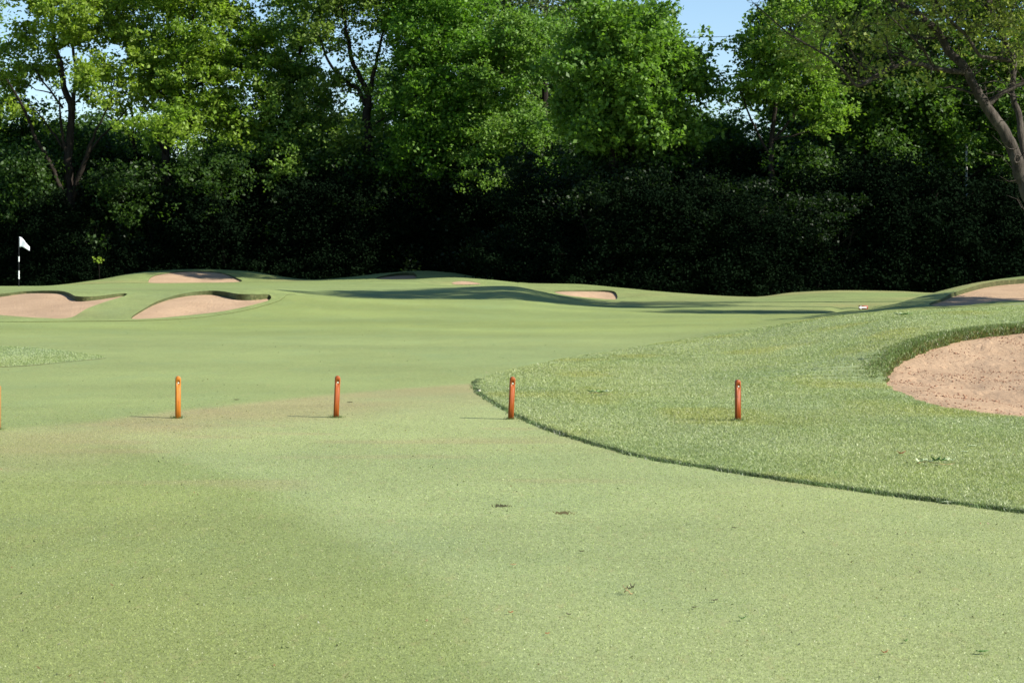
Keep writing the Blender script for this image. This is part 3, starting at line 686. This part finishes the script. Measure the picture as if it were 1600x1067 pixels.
make_tree('corner_tree', 'dark tree at the upper left corner behind the yellow green maple', 'tree', P3(-40, 442, 130),
 [stem(130, [(-40,445,20),(-42,300,16),(-45,150,10),(-50,0,6)])], [lobe(-50,120,60,80,130,4), lobe(-10,235,60,60,130,4), lobe(-60,20,60,50,130,4), lobe(40,265,60,40,130,4), lobe(-110,100,80,100,130,4)], 190, 150, .19, MG, rclump=.85, seed=25)
# a second rank behind, closing the wood
back = [(150,265,70,55,'mid green tree seen low behind the stems of the left maple'),(330,235,90,90,'shaded tree behind the foot of the bright yellow green tree'),
 (500,250,90,80,'shaded tree low behind the forked trunk'),(620,200,80,100,'dark tree filling the gap behind the forked trunk, right side'),(760,150,100,150,'tall dark tree hidden behind the fine leaved tree'),
 (910,200,100,120,'dark tree deep behind the round maple'),(1060,250,90,60,'small dark tree deep behind the low shaded tree'),(1290,180,90,120,'dark tree deep behind the airy green tree'),
 (1430,160,90,140,'dark tree deep behind the long low branch'),(1600,200,110,150,'dark tree deep behind the leaning trunk')]
for i, (px, py, rx, ry, lab) in enumerate(back):
    D = 139
    make_tree('background_tree', lab, 'tree', P3(px, 437, D), [stem(D, [(px,440,16),(px+4,330,12),(px-3,py,8),(px,py-ry*.7,4)])],
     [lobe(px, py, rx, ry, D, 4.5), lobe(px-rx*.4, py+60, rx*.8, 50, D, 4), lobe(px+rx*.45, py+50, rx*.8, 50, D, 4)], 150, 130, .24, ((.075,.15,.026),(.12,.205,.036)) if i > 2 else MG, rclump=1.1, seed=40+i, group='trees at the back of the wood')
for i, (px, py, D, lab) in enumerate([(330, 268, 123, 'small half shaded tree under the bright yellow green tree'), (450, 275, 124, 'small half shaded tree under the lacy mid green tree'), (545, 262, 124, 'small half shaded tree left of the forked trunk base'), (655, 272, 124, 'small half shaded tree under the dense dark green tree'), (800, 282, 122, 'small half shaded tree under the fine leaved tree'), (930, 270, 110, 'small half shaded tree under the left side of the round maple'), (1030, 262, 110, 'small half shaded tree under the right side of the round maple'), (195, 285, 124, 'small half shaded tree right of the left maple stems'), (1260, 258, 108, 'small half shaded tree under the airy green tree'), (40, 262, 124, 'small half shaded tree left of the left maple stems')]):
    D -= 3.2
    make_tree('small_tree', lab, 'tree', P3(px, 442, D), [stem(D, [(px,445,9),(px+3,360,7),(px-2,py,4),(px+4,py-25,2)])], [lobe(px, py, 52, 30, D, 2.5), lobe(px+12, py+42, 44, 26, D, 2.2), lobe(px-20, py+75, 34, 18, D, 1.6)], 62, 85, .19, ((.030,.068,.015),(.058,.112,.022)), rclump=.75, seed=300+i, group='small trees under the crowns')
# understorey shrubs: built with the wood's shade painted into their colours, then copied along the foot of the wood
protos = []
SHC = [((.0035,.008,.004),(.007,.014,.006))]*4+[((.030,.070,.015),(.062,.125,.024))]*3+[((.010,.024,.007),(.022,.046,.011))]*2  # darkened leaf colours: they carry the shade at the foot of the wood
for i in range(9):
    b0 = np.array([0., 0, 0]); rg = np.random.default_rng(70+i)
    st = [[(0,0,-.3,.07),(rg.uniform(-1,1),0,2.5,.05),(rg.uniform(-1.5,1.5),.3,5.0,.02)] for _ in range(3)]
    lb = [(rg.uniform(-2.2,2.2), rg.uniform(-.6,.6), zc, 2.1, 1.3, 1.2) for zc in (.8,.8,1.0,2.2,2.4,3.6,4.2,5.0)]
    protos.append(make_tree('understorey_shrub', 'x', 'shrub', b0, [[tuple(q) for q in s_] for s_ in st], lb, 130, 260, .13, SHC[i], rclump=.8, bark=M_SHADEBARK, mat=M_SHADELEAF if i < 4 else M_LEAF, seed=80+i, group='shrubs at the foot of the wood', inner=.1))
spots = []
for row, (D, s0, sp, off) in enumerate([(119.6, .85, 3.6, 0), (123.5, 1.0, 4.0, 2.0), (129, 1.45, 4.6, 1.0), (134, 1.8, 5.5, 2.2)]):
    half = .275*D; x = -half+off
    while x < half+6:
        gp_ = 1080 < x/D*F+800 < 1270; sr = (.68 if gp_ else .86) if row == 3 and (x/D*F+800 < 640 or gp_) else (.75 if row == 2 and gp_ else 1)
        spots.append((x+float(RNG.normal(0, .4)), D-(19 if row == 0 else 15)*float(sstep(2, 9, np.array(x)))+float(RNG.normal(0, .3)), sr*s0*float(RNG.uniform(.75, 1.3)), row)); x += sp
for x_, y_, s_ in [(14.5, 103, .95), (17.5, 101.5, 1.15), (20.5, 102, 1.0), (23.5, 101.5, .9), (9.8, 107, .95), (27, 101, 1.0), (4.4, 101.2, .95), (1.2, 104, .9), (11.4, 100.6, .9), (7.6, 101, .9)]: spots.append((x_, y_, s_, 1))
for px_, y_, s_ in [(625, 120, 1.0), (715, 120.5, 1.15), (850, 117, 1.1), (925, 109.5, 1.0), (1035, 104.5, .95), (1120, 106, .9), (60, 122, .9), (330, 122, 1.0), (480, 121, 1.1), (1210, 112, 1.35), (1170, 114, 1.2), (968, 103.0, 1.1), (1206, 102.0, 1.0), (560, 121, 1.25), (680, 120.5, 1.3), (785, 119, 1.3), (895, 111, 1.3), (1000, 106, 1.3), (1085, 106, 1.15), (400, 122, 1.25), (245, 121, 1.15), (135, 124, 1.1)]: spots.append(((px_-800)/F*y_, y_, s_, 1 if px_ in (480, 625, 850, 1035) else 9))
def copy_tree(o, parent=None):
    c_ = o.copy(); C.objects.link(c_); c_.parent = parent
    for ch in [q for q in bpy.data.objects if q.parent == o]: copy_tree(ch, c_)
    return c_
used_ = set()
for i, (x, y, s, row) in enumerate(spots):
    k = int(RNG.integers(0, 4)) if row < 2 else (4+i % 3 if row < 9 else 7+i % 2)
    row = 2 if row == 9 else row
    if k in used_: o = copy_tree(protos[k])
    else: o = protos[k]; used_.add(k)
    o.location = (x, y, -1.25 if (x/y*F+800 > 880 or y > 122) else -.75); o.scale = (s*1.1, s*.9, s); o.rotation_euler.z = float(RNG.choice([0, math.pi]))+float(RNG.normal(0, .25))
    o['label'] = ('low front shrub with shade painted into its dark leaves', 'taller shrub with shade painted into its dark leaves just behind the front shrubs', 'dim green thicket tree', 'tall dim thicket tree at the back')[row]
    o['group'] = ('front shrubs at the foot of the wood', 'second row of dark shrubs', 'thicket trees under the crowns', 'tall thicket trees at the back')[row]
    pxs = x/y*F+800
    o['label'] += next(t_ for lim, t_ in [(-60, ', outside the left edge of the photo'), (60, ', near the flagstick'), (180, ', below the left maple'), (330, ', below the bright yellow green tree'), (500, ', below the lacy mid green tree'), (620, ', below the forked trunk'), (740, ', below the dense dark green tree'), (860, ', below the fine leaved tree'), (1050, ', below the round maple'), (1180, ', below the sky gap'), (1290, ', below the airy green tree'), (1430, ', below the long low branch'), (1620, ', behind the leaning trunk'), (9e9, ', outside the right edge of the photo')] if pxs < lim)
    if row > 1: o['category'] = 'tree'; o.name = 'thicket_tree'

# the leaning tree on the right, nearer than the wood
D = 68
LT = make_tree('leaning_tree', 'grey barked leaning tree with sparse young leaves reaching in from the right', 'tree', P3(1700, 462, D),
 [stem(D, [(1700,470,38),(1642,370,32),(1607,305,28),(1594,270,25),(1585,240,23),(1574,214,22),(1559,191,21),(1540,165,19),(1525,139,17),(1506,105,16),(1484,82,15),(1461,45,14),(1439,26,12),(1397,0,10),(1350,-50,6),(1300,-110,3)]),
  stem(D, [(1544,165,10),(1562,148,9),(1582,138,8),(1605,127,7),(1660,100,5),(1710,60,3)]),
  stem(D, [(1509,112,11),(1491,112,10),(1457,106,9),(1427,99,9),(1397,105,8),(1367,120,7),(1341,135,6),(1322,116,5),(1300,94,4),(1270,75,3.5),(1236,56,3),(1210,34,2.5),(1176,4,1.5)], -3),
  stem(D, [(1612,340,20),(1604,280,14),(1598,225,13),(1592,180,12),(1581,146,11),(1585,94,10),(1572,68,10),(1562,45,9),(1545,15,8),(1535,-30,6),(1520,-90,3)], 2),
  stem(D, [(1585,98,8),(1560,92,7),(1536,90,7),(1510,56,6),(1487,35,6),(1469,15,5),(1450,-25,4),(1420,-70,2)], -2),
  stem(D, [(1367,120,4),(1340,96,3),(1320,60,2.5),(1300,30,2),(1290,0,1.2)], -1), stem(D, [(1457,104,5),(1440,75,4),(1410,45,3),(1385,20,2)], -2),
  stem(D, [(1470,60,5),(1440,60,4),(1415,40,3),(1395,10,2)], 2), stem(D, [(1600,128,5),(1615,90,4),(1640,40,3),(1650,-20,2)]),
  stem(D, [(1427,99,4),(1405,85,3),(1380,80,2.5),(1350,60,1.5)], 2), stem(D, [(1540,10,6),(1580,-30,5),(1640,-80,3)], 2)],
 [lobe(1300,70,80,45,D,3), lobe(1400,40,80,50,D,3), lobe(1500,30,80,50,D,4), lobe(1580,60,60,60,D,4), lobe(1240,45,45,28,D,2), lobe(1450,-60,160,60,D,4.5), lobe(1640,0,110,100,D,4.5), lobe(1360,120,60,28,D,2), lobe(1540,-110,140,60,D,4.5), lobe(1470,130,50,30,D,2), lobe(1700,-120,120,90,D-2,5.0)],
 330, 34, .13, ((.17,.215,.05),(.26,.30,.07)), rclump=.45, bark=M_GREYBARK, seed=61, wob=.10, extra_twigs=1200, twig=.02, inner=.15)
kp = P3(1586, 249, D)-np.array([0, .27, 0]); tb = Tubes()
a = np.linspace(0, 2*np.pi, 17); bs = np.array(LT.location)
tb.add(np.stack([kp[0]+.085*np.cos(a), np.full(17, kp[1]), kp[2]+.12*np.sin(a)], 1)-bs, np.full(17, .03), 6); tb.build('bark_knot', M_GREYBARK, LT)
tb = None
# trees of the same kind beyond the right edge; they throw the shadows that cross the course; the tall one is added to strengthen them
for (x, y, lab, zc, rx, rz, sd) in [(21.5, 52.4, 'slender parkland tree outside the right edge beyond the mound', 10.8, 1.6, 3.6, 91), (21.0, 43.2, 'broad parkland tree outside the right edge beside the shaded bunker', 8.2, 2.8, 2.6, 92), (16.8, 61.0, 'tall tree added outside the right edge to strengthen the shadow on the green', 14.2, 5.8, 3.4, 93)]:
    make_tree('parkland_tree', lab, 'tree', (x, y, 0), [[(x,y,-.2,.3),(x+.1,y,3,.25),(x-.1,y,zc,.15),(x,y,zc+rz*.8,.05)]],
     [(x, y, zc, min(rx+1.3, 3.6), rx, rz), (x-1.5, y, zc-1, rx+.8, rx*.8, rz*.7)], {91: 75, 92: 70, 93: 170}[sd], 120, .2, MG, rclump=.7, seed=sd, group='parkland trees outside the right edge')

# ------------------------------------------------------------------ stakes
def stake_mesh():
    w, h, T, ch, hz, hr = .025, .46, .024, .005, .335, .0115     # half width, length (6 cm in the ground), half thickness
    z0, z1 = -.06, .40
    ol = [(-w, z0), (w, z0)]
    corner = [(w, z1-.022), (w*.80, z1-.009), (w*.42, z1-.001), (0, z1), (-w*.42, z1-.001), (-w*.80, z1-.009), (-w, z1-.022)]
    ol = ol+corner
    def hit(a):
        d = (math.cos(a), math.sin(a)); best = None
        for i in range(len(ol)):
            p, q = ol[i], ol[(i+1) % len(ol)]; ex, ez = q[0]-p[0], q[1]-p[1]; den = d[0]*ez-d[1]*ex
            if abs(den) < 1e-12: continue
            t = ((p[0])*ez-(p[1]-hz)*ex)/den; s_ = ((p[0])*d[1]-(p[1]-hz)*d[0])/den
            if t > 0 and -1e-9 <= s_ <= 1+1e-9 and (best is None or t < best): best = t
        return best*d[0], hz+best*d[1]
    angs = sorted(set([math.atan2(z-hz, x) for x, z in ol]+[math.pi*2*k/24-math.pi+.01 for k in range(24)]+[-math.pi/2+s_*v for s_ in (-1, 1) for v in (.03, .3)]))
    O = [hit(a) for a in angs]; n = len(angs); I = [(hr*math.cos(a), hz+hr*math.sin(a)) for a in angs]
    def inset(p): return (p[0]*(1-ch/w), p[1]-(ch*.7 if p[1] > .37 else 0))
    V = []
    def ring(L, y): V.extend([(x, y, z) for x, z in L])
    ring(I, -T); ring([inset(p) for p in O], -T); ring(O, -T+ch); ring(O, T-ch); ring([inset(p) for p in O], T); ring(I, T)
    Fq = []
    for k in range(6):
        for i in range(n):
            j = (i+1) % n; a, b_ = k*n, ((k+1) % 6)*n; Fq.append((a+i, a+j, b_+j, b_+i))
    return np.array(V), np.array(Fq)
SV, SF = stake_mesh()
WM = [wood_mat('stained_wood', (.26, .055, .007), (.37, .088, .010)), wood_mat('amber_wood', (.40, .125, .010), (.52, .18, .016)), wood_mat('red_wood', (.24, .05, .008), (.33, .075, .012))]
M_PEG = plain_mat('cream_peg', (.62, .58, .46), .5, .4, .05)
def peg_mesh():
    tb = Tubes(); a = np.linspace(0, math.pi/2, 5)
    tb.add([(0, .01, 0)]+[(0, -.004*math.sin(t), 0) for t in a], [.0088]+[max(.0008, .0088*math.cos(t)) for t in a], 12)
    return np.concatenate(tb.V), np.concatenate(tb.F)
PV, PF = peg_mesh(); peg0 = None
STK = [(-4, 672, 4, 0, 'orange wooden stake cut by the left edge of the photo', 1), (278, 652.5, 14, 0.2, 'amber wooden stake, second from the left, standing upright', 1),
       (525, 651, 10, 2.4, 'orange wooden stake just left of centre, leaning slightly right', 0), (798, 655, 8, 2.6, 'orange wooden stake at the edge where rough meets fairway', 0),
       (1153, 657, 12, -.3, 'red brown wooden stake standing in the rough at right', 2)]
first = None
for px, py, rz, lean, lab, mi in STK:
    D = EYE*F/(py-HZ); x = (px-800)/F*D; z = float(H(np.array([x]), np.array([D]))[0])
    if px > 1000: D = 20.65; x = (px-800)/F*D; z = EYE-(py-HZ)*D/F-.004
    if first is None: o = first = mesh_np('wooden_stake', SV, SF, WM[mi])
    else:
        o = first.copy(); o.data = first.data.copy(); C.objects.link(o); o.data.materials[0] = WM[mi]
    o.location = (x, D, z); o.rotation_euler = (0, math.radians(lean), math.radians(rz))
    if px > 1000: o.scale = (.97, .97, .95)
    tag(o, lab, 'stake', 'row of wooden stakes across the fairway')
    if peg0 is None: peg = peg0 = mesh_np('peg', PV, PF, M_PEG, o, smooth=True)
    else: peg = peg0.copy(); C.objects.link(peg); peg.parent = o
    peg.location = (0, -.022, .335)

ang = RNG.uniform(0, 6.28, 900); k = RNG.integers(0, 5, 900); sx_ = np.array([[(a_[0]-800)/F*(EYE*F/(a_[1]-HZ)), EYE*F/(a_[1]-HZ)] for a_ in STK]); sx_[4] = ((1153-800)/F*20.65, 20.65)
rd_ = .028+RNG.exponential(.02, 900); x = sx_[k, 0]+np.cos(ang)*rd_; y = sx_[k, 1]+np.sin(ang)*rd_
blades('stake_foot_grass', x, y, H(x, y)+np.where(k == 4, .022, 0), RNG.uniform(.008, .034, 900), np.full(900, .005), np.array([.13, .175, .06])*RNG.uniform(.5, 1.5, 900)[:, None], 'unmown tufts left around the feet of the stakes')

# ------------------------------------------------------------------ flagstick
D = 97.5; fx = (29.5-800)/F*D; fz = float(H(np.array([fx]), np.array([D]))[0])
root = tag(empty('golf_flagstick', (fx, D, fz)), 'black and white banded golf flagstick with white flag at far left', 'flagstick')
M_WHITE = plain_mat('white_paint', (.82, .82, .82), .5, .4, .03); M_BLACK = plain_mat('black_paint', (.008, .008, .01), .5, .3, .1); M_FLAG = plain_mat('white_cloth', (.85, .86, .9), .8, .1, .04, 8)
top = EYE-(370-HZ)*D/F-fz
def zpx(y): return EYE-(y-HZ)*D/F-fz
tb = Tubes(); 
tb.add([(0, 0, -.2), (0, 0, 1), (0, 0, top+.01)], [.02, .019, .018], 8)
tb.build('pole', M_BLACK, root)
tb = Tubes(); tb.add([(0, 0, zpx(436)), (0, 0, zpx(423))], [.026, .026], 8); tb.build('white_band', M_WHITE, root)
tb = Tubes(); tb.add([(0, 0, zpx(409)), (0, 0, zpx(401))], [.026, .026], 8); tb.build('white_band', M_WHITE, root)
nu, nv = 12, 8; V = []
for i in range(nu+1):
    for j in range(nv+1):
        u_, v_ = i/nu, j/nv
        xx = .02+u_*.44; hz_ = .46*(1-.60*u_); zt = top-.0-u_**1.15*.40; V.append((xx, .05*math.sin(u_*7+v_*2)*u_, zt-v_*hz_+.03*math.sin(u_*5)))
Fq = [(i*(nv+1)+j, (i+1)*(nv+1)+j, (i+1)*(nv+1)+j+1, i*(nv+1)+j+1) for i in range(nu) for j in range(nv)]
fo_ = mesh_np('flag', V, np.array(Fq), M_FLAG, root, smooth=True); sm = fo_.modifiers.new('thick', 'SOLIDIFY'); sm.thickness = .004

# ------------------------------------------------------------------ small arrow sign
def box(V, Fq, x0, x1, y0, y1, z0, z1):
    s = len(V); V += [(x0,y0,z0),(x1,y0,z0),(x1,y1,z0),(x0,y1,z0),(x0,y0,z1),(x1,y0,z1),(x1,y1,z1),(x0,y1,z1)]
    Fq += [(s,s+3,s+2,s+1),(s+4,s+5,s+6,s+7),(s,s+1,s+5,s+4),(s+1,s+2,s+6,s+5),(s+2,s+3,s+7,s+6),(s+3,s,s+4,s+7)]
D = 52.8; sp = P3(1349, 484.6, D); gz = float(H(np.array([sp[0]]), np.array([D]))[0])+.008
root = tag(empty('arrow_sign', (sp[0], D, gz)), 'small brown board with a white arrow pointing left on the far grass', 'sign')
cz = max(sp[2]-gz, .07)
V, Fq = [], []; box(V, Fq, -.11, .11, -.012, .012, cz-.045, cz+.045); mesh_np('board', V, np.array(Fq), plain_mat('brown_board', (.25, .07, .04), .6), root)
ar = [(-.115, 0), (-.05, .045), (-.05, .018), (.075, .018), (.075, -.018), (-.05, -.018), (-.05, -.045)]
V = [(x, -.0145, z+cz) for x, z in ar]+[(x, -.0185, z+cz) for x, z in ar]; n = 7
me = bpy.data.meshes.new('arrow'); me.from_pydata(V, [], [tuple(range(n, 2*n))]+[(i, (i+1) % n, n+(i+1) % n, n+i) for i in range(n)]); me.materials.append(M_WHITE)
o = bpy.data.objects.new('arrow', me); C.objects.link(o); o.parent = root
for sx in (-.08, .08):
    V, Fq = [], []; box(V, Fq, sx-.008, sx+.008, -.006, .006, -.06, cz-.05); mesh_np('leg', V, np.array(Fq), M_BLACK, root)

# ------------------------------------------------------------------ utility pole and wires behind the trees
D = 105.6; px = 1510
root = tag(empty('utility_pole', tuple(P3(px, 442, D))), 'pale utility pole glimpsed through the dark trees at right', 'pole')
bs = P3(px, 442, D); tb = Tubes(); tb.add([(0, 0, -.3), P3(px, 225, D)-bs], [.07, .055], 10); tb.build('pole', plain_mat('pale_pole', (.30, .29, .27), .8, .2), root)
for (ya, yb, lab) in [(62, 57, 'upper thin overhead wire crossing the sky gap'), (122, 117, 'lower thin overhead wire crossing the sky gap'), (186, 182, 'lowest thin overhead wire low in the sky gap')]:
    A, B = P3(700, ya+8, 136), P3(1560, yb-14, 136); t = np.linspace(0, 1, 24)[:, None]; q = A+(B-A)*t; q[:, 2] -= 1.0*(t*(1-t)*4)[:, 0]
    q += np.array([0, 0, .95]); tb = Tubes(); tb.add(q, np.full(24, .016), 5); o = tb.build('overhead_wire', M_BLACK, None)
    tag(o, lab, 'wire', 'overhead wires behind the wood')

# ------------------------------------------------------------------ litter on the grass
def leaf_mesh(name, loc, L, Wd, curl, rz, col, label, cat='leaf', n=8, parent=None, twist=0, ripple=0):
    V = []
    for i in range(n+1):
        t = i/n; wd = Wd*math.sin(math.pi*min(.98, t*.92+.05))**.8
        for s_, v in ((-1, .3), (0, 0), (1, .3)):
            a = twist*(t-.5)*3
            yy = s_*wd/2*math.cos(a); zz = curl*4*(t-.5)**2+abs(s_)*wd*.22+s_*wd/2*math.sin(a)+ripple*abs(math.sin(t*9+s_))
            V.append((L*(t-.5), yy, zz))
    Fq = [(i*3+j, (i+1)*3+j, (i+1)*3+j+1, i*3+j+1) for i in range(n) for j in range(2)]
    o = mesh_np(name, V, np.array(Fq), col, parent, smooth=True); o.rotation_euler.z = rz; o.location = loc
    if label: tag(o, label, cat)
    sm_ = o.modifiers.new('thick', 'SOLIDIFY'); sm_.thickness = .0015
    return o
ML = {'pale': plain_mat('pale_leaf', (.42, .50, .28), .5, .4), 'green': plain_mat('green_leaf', (.10, .20, .04), .5, .4), 'brown': plain_mat('brown_leaf', (.32, .13, .05), .7), 'dark': plain_mat('dark_litter', (.085, .08, .04), .8), 'scuff': plain_mat('scuffed_turf', (.16, .13, .06), .8), 'tan': plain_mat('tan_leaf', (.40, .27, .13), .7)}
def gp(px, py):
    D = EYE*F/(py-HZ)
    for _ in range(12):
        x = (px-800)/F*D; z = float(H(np.array([x]), np.array([D]))[0]); D = .5*D+.5*(EYE-z)*F/(py-HZ)
    inr = bool(pip(RP['rough'], np.array([x]), np.array([D]))[0]); return (x, D, z+(.030 if inr else .008))
def twig_of_leaves(px, py, wpx, cols_, label, n, seed):
    p = gp(px, py); s = p[1]/F*wpx; rg = random.Random(seed); root = tag(empty('fallen_sprig', p), label, 'sprig')
    tb_ = Tubes(); q = [(s*(t-.5), rg.uniform(-.02, .02), .006+.01*math.sin(t*6)) for t in np.linspace(0, 1, 8)]; tb_.add(q, np.linspace(.003, .0015, 8), 5); tb_.build('stalk', ML['tan'], root)
    for i in range(n):
        t = (i+.5)/n; leaf_mesh('leaf', (s*(t-.5), rg.uniform(-.03, .03), .01+rg.uniform(0, .015)), s/n*rg.uniform(1.2, 1.8), s/n*rg.uniform(.7, 1.0), rg.uniform(.01, .03), rg.uniform(-.7, .7), ML[rg.choice(cols_)], None, parent=root, twist=rg.uniform(-.8, .8), ripple=.008)
twig_of_leaves(1462, 731, 60, ['pale', 'pale', 'green'], 'wilted pale green sprig lying in the rough near lower right', 7, 1)
twig_of_leaves(938, 620, 38, ['green', 'pale', 'green'], 'small green sprig lying in the rough between two stakes', 5, 2)
twig_of_leaves(1411, 496.5, 26, ['green', 'green', 'pale'], 'bright green sprig near the crest of the rough', 4, 3)
twig_of_leaves(983, 929, 16, ['tan', 'dark'], 'tiny brown sprig on the foreground fairway right of centre', 3, 4)
LIT = [(1408,715,14,6,'brown','curled brown leaf left of the wilted pale sprig',.02,.2),(1519,703,14,4,'pale','upper of two pale narrow leaves above the wilted sprig',.004,.05),(1507,712,12,3,'pale','lower of two pale narrow leaves above the wilted sprig',.004,-.1),
 (1382,1023,11,4,'brown','orange brown leaf on the lower right fairway',.01,.2),(1160,970,12,6,'green','small green leaf on the lower fairway right of centre',.012,.4),(1117,941,12,3,'dark','thin dark leaf on the fairway right of centre',.004,.5),
 (1535,1022,20,4,'green','narrow green leaf near the lower right corner',.006,.1),(798,960,9,4,'brown','small red brown leaf on the fairway below the divots',.006,.6),(889,963,8,3,'dark','tiny dark leaf scrap right of the small red brown leaf',.005,-.4),
 (855,993,7,4,'brown','tiny rust leaf scrap low on the middle fairway',.004,.3),(909,864,9,3,'dark','dark leaf scrap below the right divot',.004,.1),(802,885,9,3,'tan','tan leaf scrap on the fairway below the left divot',.004,.1),
 (1478,787,15,3,'pale','pale leaf lying just outside the cut edge of the rough',.003,.05),(1305,746,6,3,'green','tiny green leaf near the front edge of the rough',.01,.9),(1235,624,6,3,'green','tiny green leaf in the rough right of the fourth stake',.006,.4),
 (1160,632,5,3,'dark','dark speck of litter beside the foot of the right stake',.006,.4),(370,626,9,3,'dark','dark scrap beyond the second stake on the edge of the tan turf',.004,.2),(1415,1005,9,4,'green','green scrap of leaf above the orange brown leaf',.008,.8),
 (422,908,7,3,'pale','tiny pale leaf scrap on the lower left fairway',.004,.8),(547,630,9,3,'dark','dark scrap beside the leaning centre stake',.004,.1),(1148,827,8,3,'dark','dark scrap on the fairway below the right stake',.004,-.3),(1085,952,9,3,'dark','dark scrap left of the small green leaf',.004,.3)]
for px, py, wpx, hpx, mk, lab, curl, rz in LIT:
    p = gp(px, py); s = p[1]/F; leaf_mesh('fallen_leaf', p, wpx*s, wpx*s*.45, curl, rz, ML[mk], lab, 'leaf', ripple=.004)
# divots: torn soil with ragged turf
for px, py, wpx, lab, sd in [(785, 791, 28, 'left of two dark divots scraped in the fairway', 5), (880, 802, 28, 'right of two dark divots scraped in the fairway', 6)]:
    p = gp(px, py); s = p[1]/F*wpx; rg = np.random.default_rng(sd); root = tag(empty('divot', (p[0], p[1], p[2]-.008)), lab, 'divot')
    n = 18; a = np.arange(n)/n*2*np.pi; V = [(0, 0, .004)]+[(s/3.6*math.cos(t)*rg.uniform(.75, 1.1), .028*math.sin(t)*rg.uniform(.3, 1.3), .001) for t in a]
    mesh_np('bare_soil', V, np.array([(0, 1+i, 1+(i+1) % n) for i in range(n)]), ML['dark'], root)
    m_ = 70; bx, by = rg.normal(0, s/3.6, m_), rg.normal(0, .03, m_); hh = rg.uniform(.004, .018, m_)
    V = np.stack([np.stack([bx-.004, by, np.zeros(m_)], 1), np.stack([bx+.004, by, np.zeros(m_)], 1), np.stack([bx+rg.normal(0, .008, m_), by, hh], 1)], 1)
    mesh_np('torn_turf', V.reshape(-1, 3), np.arange(m_*3).reshape(-1, 3), ML['dark' if sd == 5 else 'scuff'], root)
# loose clippings and specks of debris over the turf
n = 1500; x, y = scatter(n, 7.5, 60, -.26, .26, .8); cl = vnoise(x, y*.5, 1.2, 71) > .35; x, y = x[cl], y[cl]; n = len(x)
LEAN = 1.6; pal = np.array([[.05, .05, .02], [.09, .12, .04], [.22, .13, .06], [.40, .42, .26], [.04, .05, .02]])
blades('clippings', x, y, H(x, y)+np.where(pip(RP['rough'], x, y), .035, .006), RNG.uniform(.002, .007, n), RNG.uniform(.003, .011, n)+.00025*y, pal[RNG.integers(0, 5, n)], 'scattered clippings and dark specks lying on the mown grass')
# a little sapling against the black, sunlight put into its bright leaf colour
make_tree('sapling', 'tiny bright leaved sapling with sunlight painted into its leaves against the black undergrowth at left', 'sapling', P3(156, 437, 117), [[tuple(P3(156, 437, 117))+(.02,), tuple(P3(155, 422, 117))+(.015,), tuple(P3(154, 405, 117))+(.008,)]],
 [lobe(154, 410, 3, 9, 117, .2)], 5, 14, .10, ((.30,.42,.05),(.36,.48,.07)), rclump=.13, seed=201)
# small white ball at the tip of the rough
p = gp(749, 613); n, k = 10, 14; V = []
for i in range(n+1):
    for j in range(k):
        a, b_ = math.pi*i/n, 2*math.pi*j/k; r0 = .018*(1-.03*((i+j) % 2)); V.append((r0*math.sin(a)*math.cos(b_), r0*math.sin(a)*math.sin(b_), r0*math.cos(a)))
Fq = [(i*k+j, (i+1)*k+j, (i+1)*k+(j+1) % k, i*k+(j+1) % k) for i in range(n) for j in range(k)]
o = mesh_np('golf_ball', V, np.array(Fq), M_PEG, smooth=True); o.location = (p[0], p[1]-.02, p[2]+.005); tag(o, 'small white ball lodged at the tip of the rough edge', 'ball')
